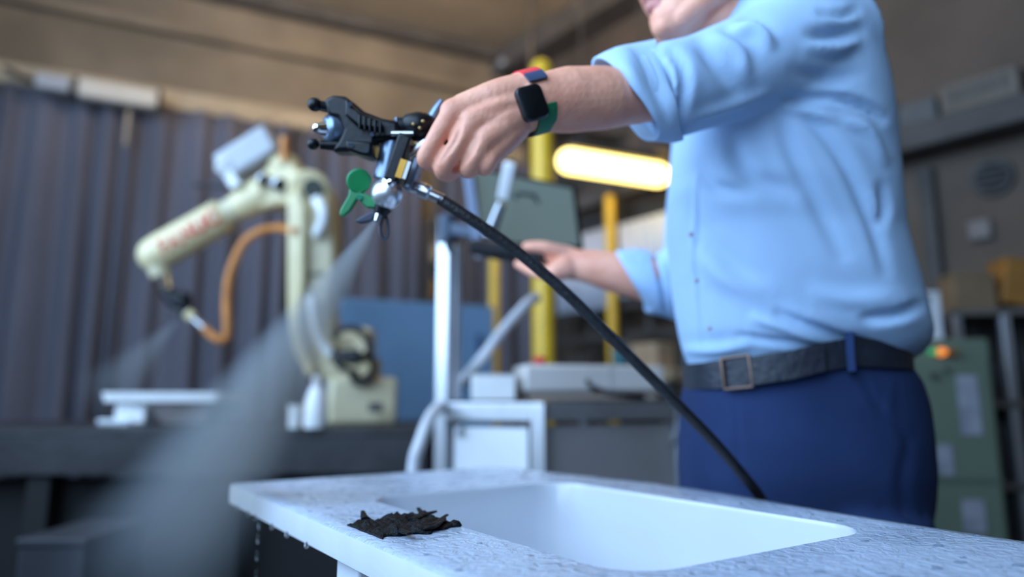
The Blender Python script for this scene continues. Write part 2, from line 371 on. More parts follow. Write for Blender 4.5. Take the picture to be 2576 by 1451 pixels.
# dark duct above the lit lamp
p = AZ(1560, 330, 3.1); b = MB(); b.box(p, (2.2,.35,.25), (BU, BN, ZUP)); 
for k in (-.8, .8): b.box(np.array([*(p+BU*k)[:2], (p[2]+HC)/2+.06]), (.03,.03,HC-p[2]-.1), (BU, BN, ZUP))
o = b.build('ceiling_duct', beam_m, bevel=.02); setp(o, 'dark rectangular duct hung from the ceiling above the glowing lamp', 'duct')

# ================================================================== back of the hall, right side
# safety fence: yellow posts, white corrugated boards
def yellow_post(base_xy, r, ztop, label):
    t = thing('yellow_post', (*base_xy, 0), label, 'post')
    b = MB(); p = np.array([*base_xy, 0]); b.tube([p+ZUP*.01, p+ZUP*(ztop-r)], r, 28); b.build('pole', yellow, t)
    b = MB(); b.ball(p+ZUP*(ztop-r), (r*1.01, r*1.01, r*1.0)); b.build('cap', yellow, t)
    b = MB(); b.box(p+ZUP*.006, (r*4, r*4, .012)); b.build('base_plate', grey_strip, t, bevel=.003)
    return t
p = AY(1366, 700, 3.3); yellow_post(p[:2], px(3.35, 28), AY(1362, 150, 3.3)[2], 'thick yellow post with rounded top behind the monitor')
FA = np.array([.45, 5.15, 0]); FD = nrm(np.array([.55, -.75, 0])); FNv = np.array([FD[1], -FD[0], 0])
def on_fence(x, y, off=0): return AP(x, y, FA+FNv*off, FNv)
if FNv@(C0-FA) < 0: FNv = -FNv
p = on_fence(1538, 700, .06); yellow_post(p[:2], .036, on_fence(1530, 490, .06)[2], 'thin yellow post in front of the white corrugated boards')
p = AY(1243, 760, 4.6); yellow_post(p[:2], .035, AY(1243, 560, 4.6)[2], 'thin yellow post beside the blue partition board')
def corrug(x0, x1, yt0, yt1, yb0, yb1, label):
    a, c = on_fence(x0, yt0), on_fence(x1, yt1); zt = (a[2]+c[2])/2; zb = (on_fence(x0, yb0)[2]+on_fence(x1, yb1)[2])/2
    L = np.linalg.norm((c-a)[:2]); n = int(L/.01)+2; top = []; bot = []
    for s in np.linspace(0, L, n):
        o_ = .012*math.sin(s*2*math.pi/.07); p = np.array([a[0], a[1], 0])+FD*s+FNv*o_; top.append(p+ZUP*zt); bot.append(p+ZUP*zb)
    b = MB(); b.loft([top, bot], caps=False, closed=False); o = b.build('corrugated_board', mesh_grey, ang=180); m_ = o.modifiers.new('s', 'SOLIDIFY'); m_.thickness = .006
    return setp(o, label, 'board', 'white corrugated boards of the safety fence')
corrug(1400, 1522, 603, 576, 795, 770, 'white corrugated board between the thick and the thin yellow post')
corrug(1558, 1830, 565, 492, 758, 700, 'white corrugated board running behind the man from the thin yellow post')
# fence frame: dark uprights and rails
t = thing('safety_fence', FA+FD*.7, 'dark steel fence frame carrying the white corrugated boards', 'fence')
b = MB(); q = on_fence(1556, 650, -.03); b.box(np.array([q[0], q[1], 1.25]), (.05,.05,2.5), (FD, FNv, ZUP)); b.build('upright', grey_strip, t, bevel=.004)
b = MB(); q = on_fence(1396, 650, -.03); b.box(np.array([q[0], q[1], 1.25]), (.05,.05,2.5), (FD, FNv, ZUP)); b.build('upright', grey_strip, t, bevel=.004)
b = MB(); q = on_fence(1700, 650, -.03) + FD*.6; b.box(np.array([q[0], q[1], 1.25]), (.05,.05,2.5), (FD, FNv, ZUP)); b.build('upright', grey_strip, t, bevel=.004)
for y in (640, 780, 850):
    q = on_fence(1500, y, -.03); b = MB(); b.box(np.array([*(FA+FD*.7-FNv*.03)[:2], q[2]]), (2.0,.03,.05), (FD, FNv, ZUP)); b.build('rail', grey_strip, t, bevel=.004)
# sloping cable tray above the boards, amber blocks standing for yellow light spots
q0, q1 = on_fence(1440, 520, -.10), on_fence(1740, 430, -.10); zt = (q0[2]+q1[2])/2
t = thing('cable_tray', (q0+q1)/2, 'brown cable tray running above the white corrugated boards', 'cable tray')
b = MB(); b.box(np.array([*(q0+q1)[:2]/2, zt]), (1.3,.12,.10), (FD, FNv, ZUP)); b.build('tray', beam_m, t, bevel=.005)
for k in (-.5, .1, .6):
    b = MB(); pp = (q0+q1)/2+FD*k-FNv*.10; b.box(np.array([pp[0], pp[1], zt/2-.03]), (.04,.04,zt-.06), (FD, FNv, ZUP)); b.build('support', beam_m, t)
for x, y, sz, lab in ((1655, 480, .16, 'square yellow light spot made as a block on the cable tray next to the man'), (1568, 508, .07, 'small tan block coloured as a light spot on the cable tray behind the thin yellow post')):
    q = on_fence(x, y, -.09); o = MB().box(np.array([q[0], q[1], zt+.05+sz*.4]), (sz,.08,sz*.8), (FD, FNv, ZUP)).build('light_spot_block', mat('amber_light_spot', (.55,.36,.12), .6, var=.1), bevel=.01); setp(o, lab, 'box')
# workbench under the fence with odds and ends
BZ = AY(1560, 935, 4.0)[2]
t = thing('workbench', (.62, 4.25, 0), 'brown workbench standing before the safety fence', 'bench')
wb_ax = (FD, FNv, ZUP); wbc = np.array([.72, 4.22, 0])+FNv*.10
b = MB(); b.box(wbc+ZUP*(BZ-.03), (1.2,.5,.06), wb_ax); b.build('top', card, t, bevel=.005)
for i in (-1, 1):
    for j in (-1, 1): b = MB(); b.box(wbc+FD*.55*i+FNv*.2*j+ZUP*(BZ-.06)/2, (.06,.06,BZ-.06), wb_ax); b.build('leg', grey_strip, t)
def on_bench(k, j): return wbc+FD*k+FNv*j+ZUP*BZ
def pot(p, r, h, m, label, name='pot', cat='pot'):
    t = thing(name, p, label, cat); b = MB(); b.tube([p, p+ZUP*h*.1, p+ZUP*h*.9, p+ZUP*h], [r*.9, r, r, r*.95], 20); b.build('body', m, t)
    b = MB(); b.tube([p+ZUP*h, p+ZUP*(h+.012)], [r*1.04, r*1.0], 20); b.build('lid', m, t)
pot(on_bench(.10, .1), .045, .12, teal_pl, 'teal plastic pot standing on the brown workbench')
for k, (kk, jj, sz, m, lab) in enumerate(((-.25, .05, (.16,.12,.11), grey_strip, 'dark grey box on the workbench by the thick yellow post'), (.30, .05, (.2,.14,.15), card, 'cardboard box on the workbench beside the teal pot'), (-.02, -.08, (.15,.12,.19), beam_m, 'tall brown box on the workbench behind the teal pot'))):
    t = thing('box', on_bench(kk, jj), lab, 'box'); b = MB(); b.box(on_bench(kk, jj)+ZUP*sz[2]/2, sz, wb_ax); b.build('carton', m, t, bevel=.004)
    b = MB(); b.box(on_bench(kk, jj)+ZUP*(sz[2]+.001), (sz[0]*1.0, .03, .002), wb_ax); b.build('tape', beige_box, t)
# narrow shelf with orange boxes seen through the gap between two curtains
t = thing('storage_shelf', rail(1070)+BN*.16, 'narrow brown shelf seen through the gap between two curtains', 'shelf')
gp = rail(1072)+BN*.24
for s in (-1, 1): b = MB(); b.box(gp+BU*.085*s+ZUP*1.2, (.012,.14,2.4), (BU, BN, ZUP)); b.build('side', beam_m, t)
for k, z in enumerate((.7, 1.15, 1.45, 1.75, 2.05, 2.35)):
    b = MB(); b.box(gp+ZUP*z, (.158,.14,.015), (BU, BN, ZUP)); b.build('board', beam_m, t)
for k, (z, m, lab) in enumerate(((1.158, orange_box, 'orange box on the lower board of the narrow shelf'), (1.458, card, 'tan box on the second board of the narrow shelf'), (1.758, orange_box, 'orange box on the third board of the narrow shelf'), (2.058, card, 'tan box on the fourth board of the narrow shelf'))):
    o = MB().box(gp+ZUP*(z+.07)+BN*.01, (.12,.10,.14), (BU, BN, ZUP)).build('storage_box', m, bevel=.006); setp(o, lab, 'box')

# ------------------------------------------------------------------ green control cabinet, rack and crates on the right
GY = 2.6
ga, gb = AY(2300, 850, GY), AY(2486, 850, GY); gt = ga[2]
gx = (RU*.2+np.array([1,0,0])*.9); gx = nrm(gx*np.array([1,1,0])); gy = np.array([-gx[1], gx[0], 0]); GAX = (gx, gy, ZUP)
gw = .42; gc = np.array([gb[0], gb[1], 0])-gx*gw/2+gy*.2
t = thing('control_cabinet', gc, 'green-grey control cabinet with indicator lights and taped papers', 'cabinet')
b = MB(); b.box(gc+ZUP*(gt/2+.02), (gw,.40,gt-.04), GAX); b.build('body', green_cab, t, bevel=.008)
b = MB(); b.box(gc+ZUP*.02, (gw*.96,.38,.04), GAX); b.build('plinth', grey_strip, t)
gf = gc-gy*.205
def on_cab(x, y): return AP(x, y, gf, gy)
b = MB(); b.box(gf+ZUP*(gt*.55), (gw*.94,.012,gt*.78), GAX); d_ = b.build('door', green_cab, t, bevel=.004)
b = MB(); q = on_cab(2400, 1205); b.box(np.array([*gf[:2], q[2]])-gy*.008, (gw*.95,.008,.02), GAX); b.build('door_seam', mat('seam_green', (.09,.115,.09), .6), t)
for x, y, r_, m, lab in ((2342, 886, .011, mat('green_lamp', (.02,.35,.12), .4, emit=(.02,.5,.15), estr=.5), 'green indicator lamp'), (2362, 886, .015, mat('amber_lamp', (.9,.3,.05), .4, emit=(1,.25,.04), estr=.9), 'amber indicator lamp'), (2388, 886, .016, mat('brown_knob', (.20,.09,.03), .5), 'brown rotary switch')):
    q = on_cab(x, y)-gy*.008; b = MB(); b.cyl(q, q-gy*.03, r_*1.0, r_*.85, 20); b.build('indicator', m, t, label=lab)
for x, y, r_ in ((2346, 945, .014), (2376, 930, .01)):
    q = on_cab(x, y)-gy*.006; b = MB(); b.cyl(q, q-gy*.018, r_, r_*.8, 16); b.build('switch', grey_strip, t)
for x0, y0, x1, y1 in ((2402, 945, 2470, 1095), (2352, 1118, 2398, 1195), (2416, 1255, 2480, 1340)):
    a, c = on_cab(x0, y0), on_cab(x1, y1); b = MB(); b.box((a+c)/2-gy*.009, (abs((c-a)@gx), .002, abs(c[2]-a[2])), GAX); b.build('paper_notice', paper, t)
# white framed apparatus on the cabinet
a, c = AY(2316, 735, GY+.12), AY(2384, 845, GY+.12)
t = thing('display_frame', (a+c)/2*np.array([1,1,0])+ZUP*(gt+.002), 'white framed glass box standing on the green cabinet', 'display box')
hh = a[2]-gt
for sgn in (-1, 1):
    b = MB(); b.box(gc+gx*(.02+.085*sgn)+ZUP*(gt+.002+hh/2), (.026,.12,hh), GAX); b.build('side', paint_white, t, bevel=.003)
b = MB(); b.box(gc+gx*.02+ZUP*(gt+hh), (.196,.12,.02), GAX); b.build('top', paint_white, t, bevel=.003)
b = MB(); b.box(gc+gx*.02+ZUP*(gt+.002+hh/2)+gy*.03, (.14,.03,hh-.02), GAX); b.build('panel', mat('dark_glass', (.03,.035,.045), .2), t)
# dark rack to the right
RYk = 2.74
ra = AY(2395, 760, RYk); rz = ra[2]; rc = np.array([ra[0]+.44, RYk+.30, 0])
t = thing('steel_rack', rc, 'dark steel rack with grey uprights next to the green cabinet', 'rack')
for i in range(4):
    for j in (-1, 1): b = MB(); b.box(rc+gx*(-.28+.187*i)+gy*.13*j+ZUP*rz/2, (.035,.035,rz), GAX); b.build('upright', alu_d if j < 0 else grey_strip, t, bevel=.003)
for z in (.25, .62, .95, rz-.015): b = MB(); b.box(rc+ZUP*z, (.60,.30,.03), GAX); b.build('shelf', beam_m, t, bevel=.003)
b = MB(); b.box(rc+gy*.14+ZUP*rz/2, (.60,.01,rz-.05), GAX); b.build('back_panel', mat('rack_back', (.035,.032,.03), .7), t)
for k, (kx, z, sz) in enumerate(((-.15, .636, (.15,.2,.24)), (.04, .636, (.15,.2,.2)), (.04, .966, (.15,.2,.2)), (-.15, .966, (.15,.2,.16)))):
    o = MB().box(rc+gx*kx+ZUP*(z+sz[2]/2), sz, GAX).build('storage_bin', dark_metal, bevel=.008); setp(o, ['wide dark bin on the middle rack shelf', 'narrow dark bin on the middle rack shelf', 'dark bin on the upper rack shelf', 'low dark bin on the upper rack shelf'][k], 'bin')
o = MB().box(rc-gy*.0+ZUP*(.266+.165), (.50,.22,.33), GAX).build('black_case', void_m, bevel=.01); setp(o, 'big black case on the lowest rack shelf', 'case')
for k, (kx, sz, tilt, lab) in enumerate(((-.17, (.17,.16,.15), .0, 'tan crate on top of the rack nearest the green cabinet'), (.03, (.16,.16,.19), -.18, 'tilted orange crate on top of the rack'), (.22, (.15,.16,.11), 0, 'low orange crate on top of the rack end'))):
    ax = (nrm(gx*math.cos(tilt)+ZUP*math.sin(tilt)), gy, nrm(-gx*math.sin(tilt)+ZUP*math.cos(tilt)))
    cc = rc+gx*kx+ZUP*(rz+.003+sz[2]/2+abs(math.sin(tilt))*sz[0]/2)
    t = thing('crate', cc-ZUP*sz[2]/2, lab, 'crate')
    b = MB(); b.box(cc, sz, ax); b.build('shell', mat('dim_card', (.17,.11,.06), .8, var=.1) if k == 0 else orange_box, t, bevel=.006)
    b = MB(); b.box(cc+ax[2]*sz[2]/2, (sz[0]*1.06, sz[1]*1.06, .018), ax); b.build('rim', mat('dim_card', (.17,.11,.06), .8, var=.1) if k == 0 else orange_box, t, bevel=.004)
# floor box behind the cabinet edge
# ------------------------------------------------------------------ platform of the robot cell
PZ = .875
PF = 2.32
pf0, pf1 = AY(-420, 1060, PF-.05), AY(1075, 1080, PF+.05)
pu = nrm((pf1-pf0)*np.array([1,1,0])); pv_ = np.array([-pu[1], pu[0], 0]); PAX = (pu, pv_, ZUP)
plen = np.linalg.norm((pf1-pf0)[:2]); pmid = (pf0+pf1)/2*np.array([1,1,0])+pv_*.475
t = thing('robot_platform', pmid, 'long dark steel platform carrying the cream robot', 'platform')
b = MB(); b.box(pmid+ZUP*(PZ-.012), (plen,.95,.024), PAX); b.build('deck', dark_metal, t, bevel=.003)
b = MB(); b.box(pmid-pv_*.46+ZUP*(PZ-.085), (plen,.03,.12), PAX); b.build('front_apron', dark_metal, t, bevel=.003)
b = MB(); b.box(pmid+pv_*.46+ZUP*(PZ-.085), (plen,.03,.12), PAX); b.build('rear_apron', dark_metal, t)
for i in (-.48, -.16, .16, .48):
    for j in (-.42, .42): b = MB(); b.box(pmid+pu*plen*i+pv_*j+ZUP*(PZ-.03)/2, (.07,.07,PZ-.03), PAX); b.build('leg', void_m, t)
b = MB(); b.box(pmid-pv_*.36+ZUP*.40, (plen*.96,.02,.62), PAX); b.build('shade_sheet', void_m, t)  # black sheet added where only shade lies under the platform
# dim grey crate on the floor in the dark
q = AY(215, 1385, 2.0); o = thing('floor_crate', (q[0], q[1], 0), 'dim grey crate on the floor under the robot platform', 'crate')
cz = q[2]+.05
b = MB(); b.box((q[0], q[1], cz/2), (.17,.3,cz)); b.build('shell', mat('dim_grey', (.02,.022,.03), .6, var=.1), o, bevel=.01)
b = MB(); b.box((q[0], q[1], cz), (.18,.31,.02)); b.build('lid', mat('dim_grey', (.1,.1,.1)), o, bevel=.005)

# blue partition board behind the robot
p0, p1 = AY(828, 770, 3.48), AY(1240, 752, 3.85)
u = nrm((p1-p0)*np.array([1,1,0])); n_ = np.array([-u[1], u[0], 0]); zt = (p0[2]+p1[2])/2; L = np.linalg.norm((p1-p0)[:2]); c = (p0+p1)/2*np.array([1,1,0])
t = thing('blue_partition', c, 'blue-grey partition board standing behind the robot base', 'partition')
b = MB(); b.box(c+ZUP*(zt/2+.03), (L,.04,zt-.06), (u, n_, ZUP)); b.build('board', blue_panel, t, bevel=.008)
for s in (-.4, .4): b = MB(); b.box(c+u*L*s+ZUP*.03, (.06,.4,.06), (u, n_, ZUP)); b.build('foot', grey_strip, t)
b = MB(); q = AP(1205, 868, c-n_*.025, n_); b.box(q, (.03,.02,.12), (u, n_, ZUP)); b.build('handle', mat('dark_blue', (.05,.08,.2), .5), t, bevel=.004)

# white basin on the platform
BD = 2.62
t = thing('washbasin', np.array([*D(430, 1060, BD)[:2], PZ+.001]), 'white washbasin standing on the robot platform under the robot spraying tip', 'washbasin')
bc = D(410, 990, BD); bh = bc[2]
bax = (nrm(pu), pv_, ZUP)
b = MB()
rings = []
def rrect(c, a, bb, r, n=8):
    pts = []
    for (sx, sy, a0) in ((1,1,0),(-1,1,90),(-1,-1,180),(1,-1,270)):
        for q in np.linspace(a0, a0+90, n): pts.append(c+bax[0]*(sx*(a-r)+r*math.cos(math.radians(q)))+bax[1]*(sy*(bb-r)+r*math.sin(math.radians(q))))
    return pts
c3 = np.array([bc[0], bc[1]+.12, 0])
b.loft([rrect(c3+ZUP*(bh-.03), .215, .15, .03), rrect(c3+ZUP*(bh+.005), .222, .157, .03), rrect(c3+ZUP*(bh+.005), .18, .12, .05), rrect(c3+ZUP*(bh-.05), .15, .1, .05), rrect(c3+ZUP*(bh-.085), .10, .06, .04)], caps=True)
b.build('rim', white_pl, t)
b = MB(); b.loft([rrect(c3+pu*.06+ZUP*(bh-.03), .15, .125, .04), rrect(c3+pu*.06+ZUP*((bh+PZ)/2), .135, .11, .05), rrect(c3+pu*.06+ZUP*(PZ+.004), .10, .08, .04)], caps=True); b.build('bowl', mat('basin_underside', (.32,.28,.27), .5, var=.06), t)
b = MB(); b.box(c3-pu*.14-pv_*.06+ZUP*((bh-.03+PZ)/2+.002), (.07,.12,bh-.03-PZ-.004), PAX); b.build('support_block', white_pl, t, bevel=.008)
b = MB(); b.box(c3-pu*.12-pv_*.1+ZUP*(PZ+.035), (.11,.05,.06), PAX); b.build('bracket', white_pl, t, bevel=.008)
b = MB(); b.box(c3-pu*.17-pv_*.11+ZUP*(PZ+.012), (.12,.05,.02), PAX); b.build('clamp', alu, t, bevel=.003)

# ================================================================== the robot
RD = 2.66
def rp(x, y, dd=0): return D(x, y, RD+dd)
base0 = np.array([*rp(880, 1060)[:2], PZ])
t = thing('industrial_robot', base0, 'cream six-axis industrial robot with spray tip standing on the platform', 'robot')
k = px(RD, 1)
b = MB(); bx0 = rp(890, 1010); b.box(np.array([bx0[0], bx0[1]+.12, (PZ+rp(890, 948)[2])/2]), (170*k, .30, rp(890, 948)[2]-PZ), (nrm(np.array([.96,.28,0])), nrm(np.array([-.28,.96,0])), ZUP)); base = b.build('base', cream_d, t, bevel=.02)
b = MB(); q = rp(945, 1024, -.08); b.box(q+np.array([0,.0,0]), (.05,.02,.035)); b.build('connector', grey_strip, base, bevel=.003)
b = MB(); q = rp(885, 935, .12); b.tube([q-ZUP*.03, q+ZUP*.05], .115, 28); b.build('turntable', cream_d, t)
b = MB(); b.tube([rp(845, 905, .02), rp(845, 905, .26)], 58*k, 28); b.build('shoulder_housing', cream_d, t)
b = MB(); q = rp(885, 870, .02); b.box(q+F*.1, (85*k, .14, 80*k)); b.build('shoulder_motor', cream, t, bevel=.02)
b = MB(); b.tube([rp(905, 922, -.06), rp(905, 922, .1)], 26*k, 20); b.build('motor_cap', cream, t, bevel=.008)
b = MB(); b.tube([rp(860, 898, -.07), rp(905, 893, -.07)], 16*k, 16); b.build('connector_plug', black_pl, t)
b = MB(); b.tube(spline([rp(838, 850, -.05), rp(850, 832, -.05), rp(890, 826, -.04), rp(922, 850, -.03), rp(930, 890, -.03), rp(938, 930, -.03), rp(925, 955, -.04), rp(895, 960, -.05), rp(885, 930, -.05)]), 9*k, 10); b.build('cable', black_rub, t)
b = MB(); b.tube(spline([rp(850, 890, -.06), rp(880, 905, -.08), rp(915, 895, -.06), rp(930, 905, -.02)]), 10*k, 10); b.build('cable', black_rub, t)
b = MB(); b.tube(spline([rp(838, 878, -.05), rp(845, 910, -.08), rp(870, 930, -.08), rp(900, 940, -.06)]), 8*k, 10); b.build('cable', black_rub, t)
# upper arm: two-flanged casting
b = MB(); b.pxprism([(722,500),(750,470),(765,520),(765,700),(752,820),(790,935),(770,950),(735,880),(722,780)], RD-.05, .20); b.build('upper_arm_flange', cream, t, bevel=.01)
b = MB(); b.pxprism([(745,480),(800,440),(826,480),(838,590),(840,680),(825,760),(840,860),(870,920),(845,955),(800,950),(770,900),(752,800),(752,640)], RD, .15); b.build('upper_arm', cream_d, t, bevel=.015)
b = MB(); b.box(rp(792, 690, -.002), (52*k,.004,12*k), (R, F, U)); b.build('nameplate', mat('dark_plate', (.20,.19,.14), .5), t)
b = MB(); b.box(rp(793, 608, -.001), (74*k,.003,5*k), (R, F, U)); b.build('cover_seam', mat('seam_cream', (.42,.39,.27), .6), t)
b = MB(); b.tube(spline([rp(796, 500, -.04), rp(812, 530, -.06), rp(812, 560, -.05), rp(795, 592, -.02)]), [13*k]*24+[10*k], 14); b.build('white_tube', white_pl, t)
b = MB(); b.tube(spline([rp(784, 750, -.03), rp(790, 800, -.06), rp(803, 850, -.07), rp(830, 890, -.06)]), 12*k, 14); b.build('white_tube', white_pl, t)
# elbow
b = MB(); b.tube([rp(776, 482, -.02), rp(776, 482, .18)], 54*k, 32); b.build('elbow_disc', cream, t, bevel=.012)
b = MB(); b.tube([rp(788, 474, -.03), rp(788, 474, -.018)], 25*k, 24); b.build('elbow_opening', mat('dark_green_grey', (.05,.06,.05), .6), t)
b = MB(); b.pxprism([(745,520),(770,450),(735,400),(695,398),(655,430),(612,468),(622,520),(660,525),(700,515)], RD+.0, .17); b.build('elbow_housing', cream, t, bevel=.02)
b = MB(); b.ball(rp(715, 415, .05), (40*k, 40*k, 32*k)); b.build('elbow_dome', cream, t)
for x, y, r_ in ((664, 452, 20), (704, 464, 22)):
    b = MB(); b.tube([rp(x, y, -.05), rp(x, y, .02)], [r_*k*.8, r_*k], 20); b.build('chrome_cap', chrome, t, bevel=.004)
b = MB(); b.tube([rp(722, 468, -.03), rp(745, 472, -.01)], 8*k, 10); b.build('air_fitting', steel, t)
b = MB(); b.tube([rp(716, 405), rp(716, 345)], 11*k, 12); b.build('cable_riser', orange_hose, t)
# motor box
ang = math.radians(32); mx = R*math.cos(ang)+U*math.sin(ang); my = -R*math.sin(ang)+U*math.cos(ang)
b = MB(); b.box(rp(630, 390, .04), (150*k,.13,72*k), (mx, F, my)); mbx = b.build('motor_cover', motor_grey, t, bevel=.015)
b = MB(); b.tube([rp(563, 420, -.04), rp(563, 420, .05)], 20*k, 20); b.build('motor_end', white_pl, t, bevel=.006)
b = MB(); b.box(rp(588, 452, .0), (28*k,.06,48*k), (mx, F, my)); b.build('motor_plug', white_pl, t, bevel=.006)
b = MB(); b.tube(spline([rp(600, 462, .02), rp(560, 470, .06), rp(510, 466, .1), rp(490, 466, .14)]), 5*k, 8); b.build('cable', black_rub, t)
# forearm
fd = nrm(rp(392, 640)-rp(640, 498))
def fa(s, o=0): return rp(640, 498, .05)+(rp(392, 640, .05)-rp(640, 498, .05))*s
b = MB(); b.tube([fa(-.12), fa(.1), fa(.2)], [45*k, 40*k, 32*k], 28); b.build('forearm_root', cream, t, bevel=.006)
b = MB(); b.tube([fa(.16), fa(.2), fa(.26), fa(.30)], [32*k, 34*k, 34*k, 30*k], 28); b.build('forearm_neck', cream_d, t)
b = MB(); b.tube([fa(.28), fa(.30), fa(.34), fa(.95)], [30*k, 40*k, 44*k, 46*k], 32); fo = b.build('forearm', cream, t)
b = MB(); b.tube([fa(.33), fa(.35)], [46.5*k, 47*k], 32); b.build('forearm_ring', cream_d, t)
b = MB(); b.ball(rp(394, 640, .05), 46*k, 28, 16); b.build('wrist_dome', cream, t)
b = MB(); b.tube([rp(398, 665, .04), rp(404, 698, .03)], [30*k, 22*k], 24); b.build('wrist_joint', cream_d, t)
b = MB(); b.tube([rp(404, 692, .03), rp(414, 730, .03)], [20*k, 18*k], 24); b.build('wrist_flange', chrome, t, bevel=.004)
b = MB(); b.tube([rp(412, 726, .03), rp(440, 756, .03), rp(470, 778, .03)], [14*k, 22*k, 20*k], 16); b.ball(rp(462, 752, .02), 20*k); b.box(rp(446, 775, .03), (36*k, .05, 30*k)); b.build('tool_holder', black_pl, t)
b = MB(); b.tube([rp(456, 782, .0), rp(449, 800, .0)], [12*k, 8*k], 16); b.build('spray_tip', steel, t)
b = MB(); b.tube([rp(470, 786, .01), rp(486, 800, .01)], 13*k, 16); b.build('tool_coupling', cream, t)
b = MB(); b.tube([rp(482, 798, .01), rp(516, 828, .01)], 9*k, 12); b.build('tool_rod', steel, t)
b = MB(); b.tube(spline([rp(512, 825, .01), rp(545, 852, .01), rp(566, 852, .02), rp(571, 830, .02), rp(570, 760, .03), rp(578, 690, .03), rp(610, 615, .03), rp(650, 583, .04), rp(700, 573, .05), rp(745, 582, -.055)]), 10.5*k, 12); b.build('air_line', orange_hose, t)
# red maker's lettering lying on the forearm
tx = bpy.data.curves.new('lettering', 'FONT'); tx.body = 'FANUC'; tx.size = 50*k; tx.offset = .0022; tx.align_x = 'CENTER'; tx.align_y = 'CENTER'; tx.extrude = .0015; tx.space_character = 1.05
to = bpy.data.objects.new('tmp_text', tx); COL.objects.link(to)
fx = -fd; fz = nrm(np.cross(fx, np.cross(-F, fx))*-1); fz = nrm(-F - fx*(-F@fx)); fy = np.cross(fz, fx)
if fy@U < 0: fy = -fy
dg = bpy.context.evaluated_depsgraph_get(); tme = bpy.data.meshes.new_from_object(to.evaluated_get(dg)); bpy.data.objects.remove(to)
tp = fa(.60); vv = []
for v in tme.vertices:
    h = v.co.y*1.0; rr = 46.3*k; a_ = h/rr - .12
    vv.append(tp + fx*v.co.x + fy*rr*math.sin(a_) + fz*(rr*math.cos(a_) + v.co.z))
tme.vertices.foreach_set('co', np.array(vv).ravel()); tme.materials.clear(); tme.materials.append(red_ink)
o = link_mesh('lettering', tme, fo); o['label'] = 'red lettering'
# white canister and cup beside the base
p = np.array([*AZ(806, 1060, PZ)[:2], PZ+.001])*1.0; p[1] = 2.36; p[0] = (808-1288)/FPX*2.39
pz0 = p.copy()
t = thing('white_canister', pz0, 'white canister with a narrow neck in front of the robot base', 'canister'); k2 = px(2.39, 1)
b = MB(); b.tube([pz0, pz0+ZUP*.01, pz0+ZUP*70*k2, pz0+ZUP*100*k2], [26*k2, 29*k2, 26*k2, 16*k2], 24); b.build('bottle', white_pl, t)
b = MB(); b.tube([pz0+ZUP*100*k2, pz0+ZUP*128*k2], 12*k2, 18); b.build('cap', beige_box, t)
p = pz0 - np.array([52*k2, 0, 0]); t = thing('white_cup', p, 'small white cup next to the white canister', 'cup')
b = MB(); b.tube([p, p+ZUP*55*k2], [14*k2, 16*k2], 20); b.build('cup_wall', white_pl, t); b = MB(); b.tube([p+ZUP*52*k2, p+ZUP*56*k2], [17*k2, 17*k2], 20); b.build('rim', white_pl, t)
p = pz0 - np.array([30*k2, -.04, 0]); o = MB().tube([p, p+ZUP*60*k2], [10*k2, 9*k2], 16).build('tape_roll', orange_lab); setp(o, 'amber plastic sleeve between the white cup and canister', 'sleeve')

# ================================================================== aluminium stand, monitor
SD = 1.80
tc_ = D(1350, 1010, SD); SZ = tc_[2]
Sx = nrm(np.array([-.80, .45, 0]))      # along the left (bright) face, away from its near corner
Sx = nrm((AZ(1120, 1010, SZ) - AZ(1350, 1012, SZ))*np.array([1,1,0]))
corner = AZ(1352, 1016, SZ-.0); 
Sx = nrm(np.array([-math.cos(math.radians(30)), -math.sin(math.radians(30))*-.0+.12, 0]))
Sy = nrm(np.array([.86, .50, 0]))
Lc = D(1352, 1012, SD); A_ = D(1108, 1012, SD+.10); B_ = D(1712, 1012, SD+.22)
Sx = nrm((A_-Lc)*np.array([1,1,0])); Sy = nrm((B_-Lc)*np.array([1,1,0])); wx = np.linalg.norm((A_-Lc)[:2]); wy = np.linalg.norm((B_-Lc)[:2])
c0 = np.array([Lc[0], Lc[1], 0]); SZ = Lc[2]
t = thing('control_stand', c0+Sx*wx/2+Sy*wy/2, 'aluminium profile stand with tall post, its right side coloured darker as shade', 'stand')
nx = nrm(np.cross(Sx, ZUP)); nx = nx if nx@(C0-c0) > 0 else -nx     # outward of left face
ny = nrm(np.cross(Sy, ZUP)); ny = ny if ny@(C0-c0) > 0 else -ny
pw = .036
def pbox(c, s, ax, m, name): return MB().box(c, s, ax).build(name, m, t, bevel=.003)
AXx = (Sx, nx, ZUP); AXy = (Sy, ny, ZUP)
pbox(c0+Sx*.0+ZUP*SZ/2-nx*.018, (pw,pw,SZ), AXx, alu, 'upright')
ptop = D(1112, 522, SD+.10)[2]
pA = c0+Sx*wx
pbox(pA+ZUP*ptop/2-nx*.018, (pw*1.0,pw,ptop), AXx, alu, 'tall_post')
g1 = pA-nx*.018+Sy*.0
pbox(pA+Sy*(.034)+ZUP*ptop/2-nx*.018-ZUP*.04, (.020,.03,ptop-.08), AXy, alu_d, 'shaded_face_strip')  # darker strip that paints shade on the post's right face
pbox(c0+Sy*wy+ZUP*SZ/2-ny*.018, (pw,pw,SZ), AXy, alu_d, 'upright')
pbox(pA+Sy*wy+ZUP*SZ/2, (pw,pw,SZ), AXy, alu_d, 'upright')
pbox(c0+Sx*wx/2+ZUP*(SZ-.024)-nx*.018, (wx-pw,pw,.048), AXx, alu, 'top_rail')
pbox(c0+Sx*wx/2+ZUP*.2-nx*.018, (wx-pw,pw,.04), AXx, alu, 'bottom_rail')
pbox(c0+Sy*wy/2+ZUP*(SZ-.024)-ny*.018, (wy-pw,pw,.048), AXy, alu_d, 'top_rail')  # right-face rails take the darker copy, shade put into the colour
